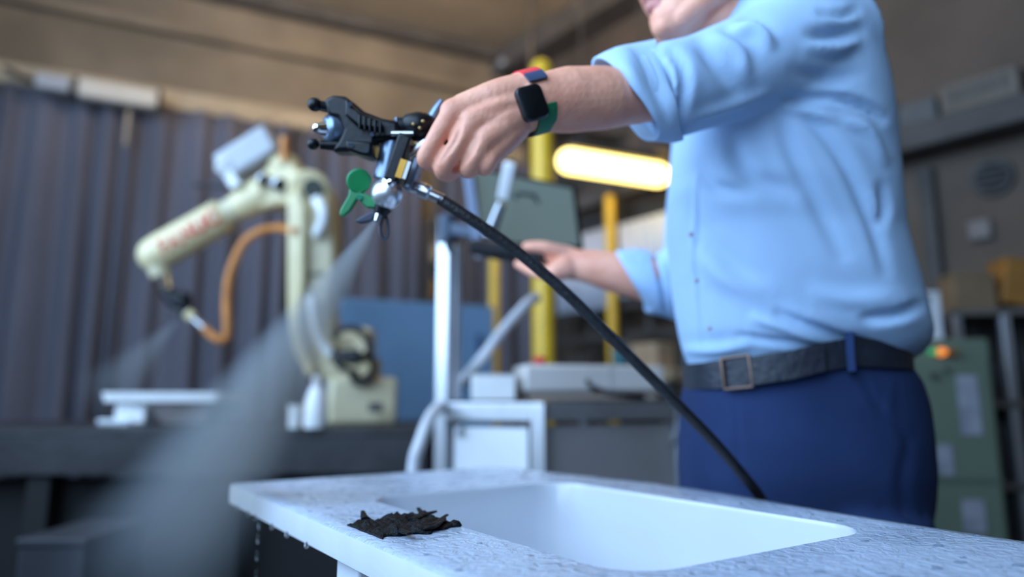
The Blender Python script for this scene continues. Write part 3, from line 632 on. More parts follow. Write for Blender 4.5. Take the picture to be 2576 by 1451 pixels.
pbox(c0+Sy*wy/2+ZUP*.2-ny*.018, (wy-pw,pw,.04), AXy, alu_d, 'bottom_rail')
pbox(c0+Sx*wx/2+ZUP*(.2+SZ-.05)/2-nx*.022, (wx-pw-.03,.008,SZ-.28), AXx, white_panel, 'side_panel')
pbox(c0+Sy*wy/2+ZUP*(.2+SZ-.05)/2-ny*.022, (wy-pw-.006,.008,SZ-.27), AXy, grey_and_shaded_panel, 'side_panel')  # turned from the light, so coloured darker than the left panel
pbox(c0+Sx*(wx-.055)+ZUP*(SZ-.075)-nx*.012, (.016,.014,.03), AXx, alu_d, 'latch')
pbox(c0+Sy*(wy-.02)+ZUP*(SZ-.10)-ny*.0, (.03,.02,.03), AXy, alu_d, 'hinge')
pb = [c0, c0+Sx*wx, c0+Sx*wx+Sy*wy, c0+Sy*wy]
cen = sum(pb)/4; b = MB(); b.prism([cen+(p-cen)*.985+ZUP*(SZ+.0005) for p in pb], ZUP*.004); b.build('top_plate', grey_strip, t)
for p in pb: b = MB(); b.cyl(cen+(p-cen)*.96+ZUP*.0, cen+(p-cen)*.96+ZUP*.02, .03, .02, 16); b.build('foot', black_rub, t)
ST = SZ+.006
def on_top(x, y, z=None): return AZ(x, y, ST if z is None else z)
# hmm: top seen almost edge-on, so things are set by their distance along the top
def top_at(a, bb): return c0+Sx*a+Sy*bb+ZUP*ST
# white box
cc = D(1240, 1000, 1.92); cc[2] = ST
t2 = thing('white_box', cc, 'small white box on the aluminium stand next to the beige case', 'box')
kk = px(1.92, 1); b = MB(); b.box(cc+ZUP*30*kk, (108*kk, .09, 60*kk), (nrm(np.array([1,.05,0])), nrm(np.array([-.05,1,0])), ZUP)); b.build('carton', white_pl, t2, bevel=.003)
b = MB(); b.box(cc+ZUP*61*kk, (110*kk, .092, 5*kk), (nrm(np.array([1,.05,0])), nrm(np.array([-.05,1,0])), ZUP)); b.build('lid', beige_box, t2, bevel=.002)
# beige long case
cc = D(1480, 1000, 2.0); cc[2] = ST; kk = px(2.0, 1); ax = (nrm(np.array([1,.22,0])), nrm(np.array([-.22,1,0])), ZUP)
t2 = thing('instrument_case', cc, 'long beige instrument case with red button on the aluminium stand', 'case')
b = MB(); b.box(cc+ZUP*52*kk, (360*kk,.15,66*kk), ax); cs = b.build('housing', beige_box, t2, bevel=.01)
b = MB(); b.box(cc+ZUP*9*kk+ax[0]*.0, (330*kk,.12,18*kk), ax); b.build('plinth', mat('tan_plinth', (.42,.33,.28), .6), t2, bevel=.003)
b = MB(); b.box(cc+ZUP*52*kk+ax[0]*.04-ax[1]*.0, (6*kk,.153,67*kk), ax); b.build('seam', motor_grey, t2)
q = cc+ZUP*84*kk-ax[0]*130*kk-ax[1]*.02; b = MB(); b.tube([q, q+ZUP*10*kk], 12*kk, 18); b.ball(q+ZUP*14*kk, (17*kk, 17*kk, 9*kk)); b.build('push_button', red_pl, t2)
kk = px(1.8, 1)
o = MB().tube(spline([D(1478, 958, 1.84), D(1488, 972, 1.82), D(1520, 985, 1.82), D(1570, 994, 1.83), D(1620, 999, 1.85)]), 7*kk, 10).build('power_cable', black_rub); setp(o, 'black power cable lying along the beige instrument case', 'cable')
# translucent grey hose
HD = 1.72
o = MB().tube(spline([D(1040, 1350, HD-.05), D(1040, 1180, HD-.02), D(1058, 1110, HD), D(1085, 1045, HD+.06), D(1125, 1000, HD+.26), D(1162, 960, HD+.30), D(1220, 890, HD+.26), D(1270, 825, HD+.3), D(1325, 765, HD+.34), D(1350, 748, HD+.38)]), px(HD, 16), 14).build('hose', hose_grey); setp(o, 'pale grey flexible hose bending past the aluminium post', 'hose')
# monitor on an arm from the tall post
MD = 1.80
c_ = [D(1192, 425, MD-.03), D(1440, 474, MD+.10), D(1458, 620, MD+.08), D(1212, 606, MD-.05)]
cen = sum(c_)/4; mu = nrm((c_[1]+c_[2]-c_[0]-c_[3])); mv = nrm((c_[0]+c_[1]-c_[2]-c_[3])); mn = nrm(np.cross(mu, mv)); mn = mn if mn@F < 0 else -mn
t = thing('monitor', cen-mv*.1, 'dark flat monitor with grey-green screen mounted on the aluminium post', 'monitor')
b = MB(); b.prism([cen+(p-cen)*1.10 for p in c_], -mn*.03); b.build('housing', black_pl, t, bevel=.004)
b = MB(); b.prism([cen+(p-cen)*.985+mn*.0015 for p in c_], -mn*.004); scr = b.build('screen', screen_m, t, smooth=False)
for (x0, y0), (x1, y1) in (((1300, 486), (1350, 492)), ((1340, 490), (1356, 512)), ((1292, 490), (1302, 500))):
    p0, p1 = AP(x0, y0, cen+mn*.002, mn), AP(x1, y1, cen+mn*.002, mn); cb, sb, axb = bar_between(p0, p1, .009, .0008, np.cross(mn, nrm(p1-p0))); b = MB(); b.box(cb, sb, axb); b.build('screen_graphic', mat('screen_ink', (.035,.05,.06), .3), scr)
b = MB(); p0, p1 = D(1176, 418, MD-.05), D(1202, 612, MD-.07); cb, sb, axb = bar_between(p0, p1, .03, px(MD, 26), F); b.box(cb, sb, axb); b.build('side_rail', mat('slate_blue', (.14,.17,.25), .4, .3), t, bevel=.004)
b = MB(); b.box((D(1130, 575, SD+.04)+D(1215, 590, MD))/2, (px(SD, 90), .04, px(SD, 34)), (nrm(D(1215, 590, MD)-D(1130, 575, SD+.04)), F, U)); b.build('arm', mat('arm_slate', (.05,.07,.11), .45, .2), t, bevel=.006)
b = MB(); b.tube([D(1216, 598, MD-.08), D(1216, 598, MD-.02)], px(MD, 22), 20); b.build('clamp_boss', chrome, t, bevel=.004)
b = MB(); b.box(D(1206, 610, MD-.03), (px(MD, 20), .03, px(MD, 80)), (R, F, U)); b.build('clamp_plate', alu_d, t, bevel=.003)
b = MB(); b.tube([D(1126, 540, SD+.05), D(1126, 612, SD+.05)], px(SD, 24), 16); b.build('post_clamp', mat('arm_slate', (.05,.07,.11)), t, bevel=.004)
b = MB(); b.tube(spline([D(1122, 600, SD), D(1128, 625, SD), D(1140, 640, SD)]), px(SD, 7), 10); b.build('cable', black_rub, t)
# dark handle grip under the monitor, held by the far hand
b = MB(); b.tube([D(1200, 622, 1.62), D(1260, 632, 1.54), D(1330, 640, 1.44), D(1385, 648, 1.37)], [px(1.6, 22), px(1.5, 24), px(1.45, 22), px(1.4, 20)], 16); b.build('hand_grip', black_pl, t)
b = MB(); b.tube([D(1232, 592, MD-.09), D(1262, 510, MD-.12)], [px(1.7, 17), px(1.7, 12)], 14); b.build('lever_stem', steel, t)
b = MB(); cb, sb, axb = bar_between(D(1264, 502, MD-.12), D(1284, 408, MD-.16), .012, px(1.65, 30), F); b.box(cb, sb, axb); b.build('lever_handle', mat('lit_white_metal', (.92,.93,.95), .4, .2), t, bevel=.005)  # white base colour puts a bright reflection into the metal

# ================================================================== worktop in the foreground
TZ = .84; TK = .13/.14
TA = math.radians(34); e1 = np.array([math.cos(TA), math.sin(TA), 0]); e2 = np.array([math.sin(TA), -math.cos(TA), 0])
T0 = np.array([-.476, 1.221, 0])*TK; TL = 1.22
def tp_(a, bb, z=TZ): return T0+e1*a*TK+e2*bb*TK+ZUP*z
def right_edge(s): return .545+.052*math.exp(-((s-.46)/.26)**2)
outer = [(0,0)]
outer += [(a, 0) for a in np.linspace(.03, .49, 12)] + [(.515, .006), (.533, .025)]
outer += [(right_edge(s), s) for s in np.linspace(.05, TL, 40)]
outer += [(a, TL) for a in np.linspace(.52, 0, 10)] + [(0, s) for s in np.linspace(TL-.02, .02, 40)]
def ray_poly(cx, cy, dx, dy):
    best = None; n = len(outer)
    for i in range(n):
        x1, y1 = outer[i]; x2, y2 = outer[(i+1) % n]; ex, ey = x2-x1, y2-y1; det = dx*(-ey)+ex*dy
        if abs(det) < 1e-12: continue
        s = ((x1-cx)*(-ey)+ex*(y1-cy))/det; q = (dx*(y1-cy)-dy*(x1-cx))/det
        if s > 0 and -1e-9 <= q <= 1+1e-9 and (best is None or s < best): best = s
    return best
SA, SB, SC, SE = .118, .482, .292, .845     # basin opening in worktop coordinates
scx, scy = (SA+SB)/2, (SC+SE)/2; hx, hy = (SB-SA)/2, (SE-SC)/2
NN = 160; crn = .055
def rr_pt(th, sx, sy, r):
    dx, dy = math.cos(th), math.sin(th); # rounded rectangle by ray marching
    lo_, hi_ = 0, 1.0
    for _ in range(30):
        m_ = (lo_+hi_)/2; x, y = abs(dx*m_), abs(dy*m_); qx, qy = x-(sx-r), y-(sy-r)
        d_ = math.hypot(max(qx, 0), max(qy, 0))+min(max(qx, qy), 0)-r
        if d_ < 0: lo_ = m_
        else: hi_ = m_
    return scx+dx*lo_, scy+dy*lo_
ths = []
base_th = math.atan2(hy, hx)
ths = list(np.linspace(0, 2*math.pi, NN, endpoint=False))
for ox, oy in ((0,0), (.533,.025), (0,TL), (.52,TL)): 
    a_ = math.atan2(oy-scy, ox-scx) % (2*math.pi); i = min(range(NN), key=lambda j: abs(ths[j]-a_)); ths[i] = a_
out2 = [(scx+math.cos(th)*ray_poly(scx, scy, math.cos(th), math.sin(th)), scy+math.sin(th)*ray_poly(scx, scy, math.cos(th), math.sin(th))) for th in ths]
inn = [rr_pt(th, hx, hy, crn) for th in ths]
t = thing('washbasin_worktop', tp_(.28, .6, 0), 'white wet worktop with a moulded rectangular basin in the foreground', 'worktop')
def ring(pts, z, mixpts=None, s=0): return [tp_(p[0], p[1], z) for p in pts]
def lerp(A, B, s): return [(a[0]+(b_[0]-a[0])*s, a[1]+(b_[1]-a[1])*s) for a, b_ in zip(A, B)]
b = MB(); b.loft([ring(lerp(out2, inn, s), TZ+(-.0025 if s == 0 else 0)) for s in (0, .02, .2, .5, .8, .95, 1)], caps=False); b.build('top_surface', wet_top, t, ang=180)
b = MB(); b.loft([ring(out2, TZ-.0025), ring(lerp(out2, inn, -.004), TZ-.006), ring(lerp(out2, inn, -.004), TZ-.026), ring(out2, TZ-.030), ring(lerp(out2, inn, .25), TZ-.030)], caps=False); b.build('slab_edge', rim_m, t, ang=60)  # edge coloured lighter than the top, as its lit side
bowl = []
for s, z in ((0, 0), (.003, -.001), (.006, -.005), (.018, -.06), (.03, -.11), (.05, -.150), (.10, -.180), (.22, -.196), (.9, -.200)):
    sx, sy = hx*1.0-s*.36, hy-s*.50
    bowl.append([tp_(*rr_pt(th, max(.02, hx-s*.20), max(.02, hy-s*.30), max(.015, min(crn+s*.25, hx-s*.2-.004))), TZ+z) for th in ths])
b = MB(); b.loft(bowl, caps=False); v0 = len(b.v); b.add([tp_(scx, scy, TZ-.201)], []); 
n0 = v0-NN
for j in range(NN): b.f.append((n0+j, n0+(j+1) % NN, v0))
b.build('basin', basin_m, t, ang=180)
b = MB(); rr_ = [[tp_(*rr_pt(th, hx+.012-s*.15, hy+.012-s*.2, .06), z) for th in ths] for s, z in ((0, TZ-.028), (.05, TZ-.07), (.06, TZ-.17), (.25, TZ-.215), (.7, TZ-.22))]; b.loft(rr_, caps=False); b.build('basin_underside', rim_m, t, ang=60)
b = MB(); q = tp_(scx, scy, TZ-.1995); b.tube([q, q+ZUP*.003], [.024, .022], 24); b.build('drain', chrome, t)
# support: white trestle with grey shelf board
t = thing('worktop_trestle', tp_(.28, .6, 0), 'white trestle frame with a grey board under the worktop', 'trestle')
TB = TZ-.031
for a_ in (.035, .548):
    for s in (.50, 1.12):
        b = MB(); b.box(tp_(a_, s, TB/2), (.036,.06,TB), (e1, e2, ZUP)); b.build('leg', rim_m, t, bevel=.004)
for s in (.50, 1.12): b = MB(); b.box(tp_(.2915, s, TB-.24), (.44,.03,.05), (e1, e2, ZUP)); b.build('cross_rail', rim_m, t, bevel=.003)
bz = TB-.16
q0 = AZ(930, 1403, .70); q1 = AZ(640, 1456, .70)
b = MB(); b.box(tp_(-.10, .52, .655)+e1*.0, (.62,.05,.05), (nrm(np.array([.93,.36,0])), nrm(np.array([-.36,.93,0])), ZUP)); b.build('board', grey_and_shaded_panel, t, bevel=.003)
# water: beads on the slab and drips below its edge
b = MB(); r_ = random.Random(3)
for i in range(420):
    a_, s = r_.uniform(.01, .54), r_.uniform(.01, 1.1)
    if SA-.012 < a_ < SB+.012 and SC-.012 < s < SE+.012: continue
    rr0 = r_.uniform(.0012, .0042)*(1 if s > .35 else .7); b.ball(tp_(a_, s, TZ+.0002), (rr0*r_.uniform(.8,1.8), rr0, rr0*.42), 8, 5)
o = b.build('water_beads', water_m); setp(o, 'clear water beads scattered over the wet worktop', 'water', kind='stuff')
b = MB()
q = AP(686, 1295, tp_(0,.2), e1); q = tp_(-.004, .205, 0)
for i in range(9):
    z = TZ-.036-.017*i*(1+.08*i); b.ball(q+ZUP*z+e2*r_.uniform(-.002,.002), (.0016, .0016, .007), 8, 6)
for s in (.06, .13, .17, .26, .33, .41): b.ball(tp_(-.001, s, TZ-.031), (.003, .003, .004), 8, 6)
b.ball(q+e2*-.01+ZUP*(TZ-.13), .004, 8, 6)
o = b.build('water_drips', water_m); setp(o, 'water drips falling from the worktop front edge', 'water', kind='stuff')
# black wet rag
b = MB(); nu, nv = 60, 26; top = []
ga_, gb_, gc_ = AZ(872, 1325, TZ), AZ(1015, 1362, TZ), AZ(1050, 1300, TZ)
gu = AZ(1010, 1315, TZ)-AZ(872, 1322, TZ); L0 = AZ(872, 1322, TZ); Wv = AZ(985, 1366, TZ)-L0; Lv = AZ(1060, 1296, TZ)-L0
def rag_h(s, q): return .0025+.0055*max(0, noise.noise(Vector((s*7, q*5, 1.3))))*1.8+.004*noise.noise(Vector((s*23, q*17, 4)))
grid = []
for i in range(nu):
    s = i/(nu-1); row = []
    for j in range(nv):
        q = j/(nv-1); jag = .06*noise.noise(Vector((q*9, .3, 2)))*(s > .5)*s
        edge = min(s, 1-s, q, 1-q); 
        p = L0+Lv*(s*1.0+jag)+Wv*(q*(.82+.2*noise.noise(Vector((s*5, 0, 7)))))
        p = p+ZUP*(.0008+rag_h(s, q)*min(1, edge*14+.1)); row.append(p)
    grid.append(row)
t = thing('wet_rag', L0+Lv*.5+Wv*.4, 'crumpled black wet rag with ragged strips lying on the worktop edge', 'rag')
b = MB(); b.loft(grid, caps=False, closed=False); me_o = b.build('cloth', rag_m, t, ang=180); sm_ = me_o.modifiers.new('s', 'SOLIDIFY'); sm_.thickness = .003; sm_.offset = -1
for k_, (x0, y0, x1, y1, x2, y2) in enumerate(((1030, 1330, 1080, 1335, 1124, 1312), (1035, 1318, 1060, 1306, 1052, 1294), (1000, 1345, 1020, 1352, 1030, 1362), (1045, 1340, 1090, 1338, 1118, 1322), (1040, 1310, 1075, 1304, 1098, 1302), (920, 1316, 915, 1309, 912, 1302))):
    b = MB(); b.tube(spline([AZ(x0, y0, TZ)+ZUP*.004, AZ(x1, y1, TZ)+ZUP*.005, AZ(x2, y2, TZ)+ZUP*.007]), [.0055-.0002*i for i in range(17)], 10, flat=.5); b.build('strip', rag_m, t)

# ================================================================== spray gun
GD = .82
def g(x, y, dd=0): return D(x, y, GD+dd)
kg = px(GD, 1)
t = thing('spray_gun', g(950, 520), 'black and chrome spray gun with green lever held above the basin', 'spray gun')
b = MB(); b.pxprism([(812,250),(836,236),(868,240),(892,258),(915,278),(962,296),(1002,302),(1004,348),(945,352),(938,398),(912,392),(884,380),(832,380),(850,352),(862,325),(846,296),(824,292)], GD-.012, .034); b.build('body', black_pl, t, bevel=.005)
b = MB(); b.pxprism([(868,246),(905,282),(958,304),(958,326),(900,318),(866,288)], GD-.022, .012); b.build('top_cover', black_pl, t, bevel=.003)
for i_ in range(5):
    b = MB(); b.box(g(905+i_*13, 306+i_*4, -.0235), (5*kg,.004,34*kg), (R, F, U)); b.build('cooling_rib', black_pl, t, bevel=.001)
b = MB(); b.pxprism([(868,352),(936,356),(934,394),(905,388),(872,376)], GD-.026, .03); b.build('lower_block', black_pl, t, bevel=.003)
for x_, y_ in ((880,262),(935,338),(885,366),(922,378)):
    b = MB(); b.tube([g(x_, y_, -.028), g(x_, y_, -.010)], 5.5*kg, 10); b.build('bolt', blue_steel, t)
b = MB(); b.tube([g(830, 270, .0), g(805, 266, -.004)], [16*kg, 13*kg], 18); b.ball(g(792, 263, -.004), 18*kg); b.build('upper_horn', black_pl, t)
b = MB(); b.tube([g(850, 366, .0), g(805, 364, -.004)], [15*kg, 11*kg], 18); b.ball(g(788, 362, -.004), 15*kg); b.build('lower_horn', black_pl, t)
hd = nrm(-R*.8-F*.55-U*.05)
b = MB(); q = g(850, 326, .006); b.tube([q-hd*.02, q, q+hd*.012, q+hd*.016], [40*kg, 40*kg, 36*kg, 26*kg], 32); cap_ = b.build('air_cap', blue_steel, t, bevel=.002)
b = MB(); b.tube([q+hd*.012, q+hd*.024], [20*kg, 14*kg], 24); b.ball(q+hd*.024, 14*kg); b.build('nozzle_insert', chrome, cap_)
b = MB(); b.tube([g(1004, 296, .004), g(1006, 352, .004)], 13*kg, 18); b.build('collar', blue_steel, t, bevel=.002)
b = MB(); b.tube([g(985, 336, -.016), g(1040, 336, -.016)], 7*kg, 12); b.build('collar_pin', steel, t)
b = MB(); b.ball(g(1052, 318, .006), (48*kg, 40*kg, 38*kg)); b.tube([g(1000, 320, .004), g(1050, 318, .006)], 26*kg, 18); kn = b.build('swivel_housing', black_pl, t)
for x, y in ((1064, 305), (1056, 322), (1040, 312)):
    b = MB(); b.ball(g(x, y, -.013), 4.5*kg, 10, 6); b.build('screw', mat('brass', (.55,.40,.16), .35, .8), kn)
b = MB(); b.tube([g(1085, 300, .01), g(1100, 275, .01), g(1112, 255, .012)], [14*kg, 13*kg, 9*kg], 14); b.build('blue_lever', blue_steel, t)
b = MB(); b.tube([g(1060, 325, .006), g(1110, 345, .010), g(1175, 372, .014), g(1235, 388, .02)], [24*kg, 24*kg, 24*kg, 21*kg], 18); b.build('handle', black_rub, t)
# lower cartridge
b = MB(); b.tube([g(992, 348, .006), g(985, 380, .006), g(968, 455, .006)], [26*kg, 30*kg, 30*kg], 24); b.build('cartridge', blue_steel, t, bevel=.002)
cu = nrm(g(962, 458)-g(1000, 345)); cs_ = nrm(np.cross(cu, F)); cs_ = cs_ if cs_[0] > 0 else -cs_
b = MB(); b.box(g(1008, 405, -.006), (34*kg,.05,120*kg), (cs_, F, -cu)); blk = b.build('valve_block', black_pl, t, bevel=.003)
b = MB(); b.box(g(1009, 424, -.0325), (16*kg,.002,46*kg), (cs_, F, -cu)); b.build('orange_label', orange_lab, blk)
b = MB(); b.box(g(1023, 428, -.0325), (8*kg,.002,44*kg), (cs_, F, -cu)); b.build('white_label', white_pl, blk)
b = MB(); b.box(g(1040, 440, .0), (22*kg,.03,86*kg), (cs_, F, -cu)); b.build('side_bracket', mat('slate_metal', (.20,.23,.30), .35, .6), t, bevel=.003)
b = MB(); b.box(g(1050, 375, .0), (18*kg,.02,70*kg), (nrm(cs_*.8+cu*.6), F, -nrm(cu*.8-cs_*.6))); b.build('trigger', steel, t, bevel=.003)
b = MB(); b.ball(g(974, 487, -.004), (39*kg, 39*kg, 39*kg), 32, 20); b.tube([g(984, 455, -.008), g(974, 487, -.008)], [24*kg, 30*kg], 20); b.build('chrome_ball_valve', mat('satin_chrome', (.86,.88,.92), .34, .85, var=.03), t)
b = MB(); b.ball(g(984, 458, -.026), 12*kg); b.build('valve_stud', chrome, t)
b = MB(); b.tube([g(965, 520, .0), g(952, 545, .0)], [24*kg, 15*kg], 18); b.build('nozzle_body', black_pl, t)
b = MB(); b.tube([g(952, 540, -.01), g(946, 556, -.012)], [9*kg, 6*kg], 14); b.build('nozzle_tip', steel, t)
b = MB(); b.pxprism([(955,528),(935,530),(905,545),(890,556),(905,562),(935,556)], GD-.004, .012); b.build('left_wing', mat('slate_black', (.03,.04,.07), .4), t, bevel=.002)
b = MB(); b.tube(spline([g(968, 540, .004), g(957, 565, .004), g(958, 592, .004), g(968, 602, .004), g(976, 590, .004), g(976, 560, .004), g(970, 540, .004)]), 4*kg, 8); b.build('wire_loop', mat('slate_black', (.03,.04,.07)), t)
# green lever
b = MB(); b.tube([g(903, 455, -.006), g(903, 455, .008)], 31*kg, 28); b.pxprism([(880,455),(876,490),(856,525),(852,540),(862,546),(880,530),(902,494),(915,480)], GD-.004, .010); b.pxprism([(895,480),(905,505),(920,522),(945,524),(950,505),(925,490)], GD-.004, .010); b.build('green_lever', green_pl, t, bevel=.002)
b = MB(); b.tube([g(904, 496, -.007), g(904, 496, .0)], 7*kg, 14); b.build('lever_pin', mat('pale_green', (.03,.30,.18), .4), t)
# hose coupling
b = MB(); b.tube([g(1030, 468, .0), g(1052, 474, .0), g(1056, 476, .0), g(1078, 486, .0), g(1082, 488, .0), g(1114, 503, .0)], [16*kg, 16*kg, 20*kg, 20*kg, 14*kg, 15*kg], 18); b.build('hose_coupling', steel, t)
# black hose
o = MB().tube(spline([g(1106, 500, .0), g(1180, 548, .0), g(1300, 632, .01), D(1440, 752, .84), D(1580, 892, .86), D(1700, 1012, .88), D(1800, 1115, .91), D(1880, 1208, .945), D(1915, 1256, .962), D(1940, 1320, .97), D(1945, 1460, .97), D(1920, 1900, .95), np.array([.33, .75, .03]), np.array([.30, .62, .008]), np.array([.45, .30, .008])], 10), .0070, 16).build('air_hose', black_rub); setp(o, 'black rubber air hose running from the spray gun down past the trousers', 'hose')

# ================================================================== the person
def ell(c, ax, bx, ex=None, n=56, p=2.25):
    """superellipse ring: c + ax*cos + bx*sin"""
    out = []
    for q in np.linspace(0, 2*math.pi, n, endpoint=False):
        cq, sq = math.cos(q), math.sin(q)
        out.append(np.array(c)+np.array(ax)*math.copysign(abs(cq)**(2/p), cq)+np.array(bx)*math.copysign(abs(sq)**(2/p), sq))
    return out
HIPD = 1.13
person = thing('person', np.array([*D(2030, 1200, HIPD)[:2], 0]), 'man in light blue rolled-sleeve shirt and navy trousers holding the spray gun', 'person')
# --- belt line in the picture (centre of the belt at image column x)
belt_x = [1690, 1760, 1850, 1990, 2080, 2150, 2250, 2330]; belt_y = [950, 946, 938, 918, 896, 884, 890, 896]
def belt_line(x): return float(np.interp(x, belt_x, belt_y))
def proj(P):
    v = np.array(P)-C0; d = v@F; return 1288+FPX*(v@R)/d, 725.5-FPX*(v@U)/d
def row_ring(xl, xr, y, d, depth, n=64, p=2.3, tilt=0):
    l, r = D(xl, y, d), D(xr, y, d); c = (l+r)/2; a = (r-l)/2
    return ell(c, a, np.array([0, depth, 0]), n=n, p=p)
def warp_z(rg, f_y, w_):
    out = []
    for p in rg:
        x, y = proj(p); z_t = D(x, f_y(min(max(x, 1700), 2330)), HIPD)[2]; q = p.copy(); q[2] = q[2]*(1-w_)+z_t*w_; out.append(q)
    return out
# --- trousers
tr = [(1310,1720,2304,.150),(1250,1717,2315,.155),(1180,1715,2320,.158),(1100,1716,2313,.156),(1020,1720,2302,.150),(960,1727,2284,.143),(925,1736,2258,.138),(890,1746,2248,.134)]
rings = [row_ring(xl, xr, y, HIPD, dp) for y, xl, xr, dp in tr]
tb = MB()
zc_ = rings[0][0][2]; hipc = sum(rings[0])/len(rings[0])
low = [hipc+(p-hipc)*.93-ZUP*.05 for p in rings[0]]
tb.loft([low]+rings)
faceF = nrm(np.array([-.78, -.62, 0])); leftS = np.array([faceF[1]*-1, faceF[0], 0]); leftS = leftS if leftS[1] < 0 else -leftS
legs = []
for s in (1, -1):
    hip = hipc+leftS*.085*s+ZUP*.02; knee = hipc*np.array([1,1,0])+leftS*.095*s+faceF*(.02 if s > 0 else .05)+ZUP*.50; ank = hipc*np.array([1,1,0])+leftS*.11*s+faceF*(-.02 if s > 0 else .05)+ZUP*.09
    P = spline([hip, (hip+knee)/2+faceF*.01, knee, (knee+ank)/2-faceF*.01, ank], 5); rr = np.interp(np.linspace(0, 1, len(P)), [0, .25, .5, .75, 1], [.112, .10, .082, .075, .072]); tb.tube(P, list(rr), 28); legs.append((hip, knee, ank))
tme = remesh(tb, .007, 8)
def displace(me, folds, amp_noise=0.0, nscale=6, dmax=None, aniso=(1,1,1)):
    n = len(me.vertices); co = np.empty(n*3); me.vertices.foreach_get('co', co); co = co.reshape(-1, 3)
    no = np.empty(n*3); me.vertices.foreach_get('normal', no); no = no.reshape(-1, 3)
    v = co-C0; d = v@F; X = 1288+FPX*(v@R)/d; Yp = 725.5-FPX*(v@U)/d
    facing = np.clip(-(no*(v/np.linalg.norm(v, axis=1)[:, None])).sum(1)*3, 0, 1)
    disp = np.zeros(n)
    for pts, wd, am in folds:
        pts = [np.array(p, float) for p in spline([(*p, 0) for p in pts], 6)]; best = np.full(n, 1e9); tt = np.zeros(n)
        for i in range(len(pts)-1):
            a, c = pts[i][:2], pts[i+1][:2]; e = c-a; L2 = e@e+1e-9; s = np.clip(((X-a[0])*e[0]+(Yp-a[1])*e[1])/L2, 0, 1)
            dx, dy = X-a[0]-s*e[0], Yp-a[1]-s*e[1]; q = dx*dx+dy*dy; m_ = q < best; best = np.where(m_, q, best); tt = np.where(m_, (i+s)/(len(pts)-1), tt)
        am = am*FOLD; prof = np.exp(-best/(wd*wd)) - .45*np.exp(-best/((wd*2.2)**2))
        disp += am*prof*np.sin(np.clip(tt*.92+.04, 0, 1)*math.pi)**.6*facing
    if amp_noise:
        disp += np.array([amp_noise*noise.noise(Vector((c[0]*nscale*aniso[0], c[1]*nscale*aniso[1], c[2]*nscale*aniso[2]))) for c in co])
    co = co+no*disp[:, None]; me.vertices.foreach_set('co', co.ravel()); me.update()
FOLD = .8
displace(tme, [([(2165,935),(2200,1010),(2260,1080),(2290,1120)], 9, -.007), ([(2240,960),(2235,1040),(2255,1090)], 14, .004), ([(1850,975),(1856,1080),(1862,1200)], 7, -.003), ([(2290,1100),(2270,1200),(2275,1290)], 20, -.006), ([(1760,1010),(1750,1150)], 25, .004)], .003, 7)
tme.materials.append(trouser_m); trousers = link_mesh('trousers', tme, person)
# --- belt
bring = []
nb = 120
for i in range(nb):
    q = 2*math.pi*i/nb; row = rings[6]; 
bc_ = sum(rings[6])/len(rings[6]); ba = (D(1737, 925, HIPD)-D(2248, 925, HIPD))/2; bc_ = (D(1737, 925, HIPD)+D(2248, 925, HIPD))/2
def belt_pt(q, off, zoff):
    ca, sa = math.cos(q), math.sin(q); p = 2.3
    P = bc_ + ba*math.copysign(abs(ca)**(2/p), ca)*(1+off/.18) + np.array([0, -(.140+off)*math.copysign(abs(sa)**(2/p), sa), 0])
    x, y = proj(P); x = min(max(x, 1700), 2330)
    # the belt's height follows the waist line as seen from the front; the hidden back half is level with its ends
    yb = belt_line(x) if sa > -.2 else 905
    d = (P-C0)@F; P = P.copy(); P[2] = D(x, yb, d)[2]+zoff; return P
bh_ = .020
bl = MB(); rg = []
for i in range(nb):
    q = 2*math.pi*i/nb
    rg.append([belt_pt(q, .004, -bh_), belt_pt(q, .0085, -bh_), belt_pt(q, .0085, bh_), belt_pt(q, .004, bh_)])
rg.append(rg[0]); bl.loft(rg, caps=False); belt = bl.build('belt', belt_m, person, ang=30)
def belt_at(x, off, zoff=0):
    best = min(np.linspace(.02, math.pi-.02, 400), key=lambda q: abs(proj(belt_pt(q, off, 0))[0]-x)); return belt_pt(best, off, zoff)
p0, p1 = belt_at(1818, .012), belt_at(1888, .012); bu = nrm(p1-p0); bn = nrm(np.cross(bu, ZUP)); bn = bn if bn[1] < 0 else -bn; bv = np.cross(bn, bu); bv = bv if bv[2] > 0 else -bv
cb = (p0+p1)/2; b = MB(); hw, hh_ = np.linalg.norm(p1-p0)/2, .0225
for s in (-1, 1): b.box(cb+bu*hw*s, (0.0042,.005,hh_*2+.004), (bu, bn, bv)); b.box(cb+bv*hh_*s, (hw*2,.005,.0042), (bu, bn, bv))
b.build('buckle', buckle_m, belt, bevel=.0015, label='bronze belt buckle')
b = MB(); q0_ = [belt_at(x, .013, -.002) for x in np.linspace(1892, 2080, 14)]
b.loft([[p-ZUP*.019-bn*.0, p-ZUP*.019+bn*.004, p+ZUP*.019+bn*.004, p+ZUP*.019] for p in q0_]); b.build('belt_tongue', belt_m, belt, bevel=.001)
for x in (2140,):
    b = MB(); p = belt_at(x, .013); b.box(p, (.012,.006,.056), (bu, bn, ZUP)); b.build('belt_loop', trouser_m, trousers, bevel=.002)
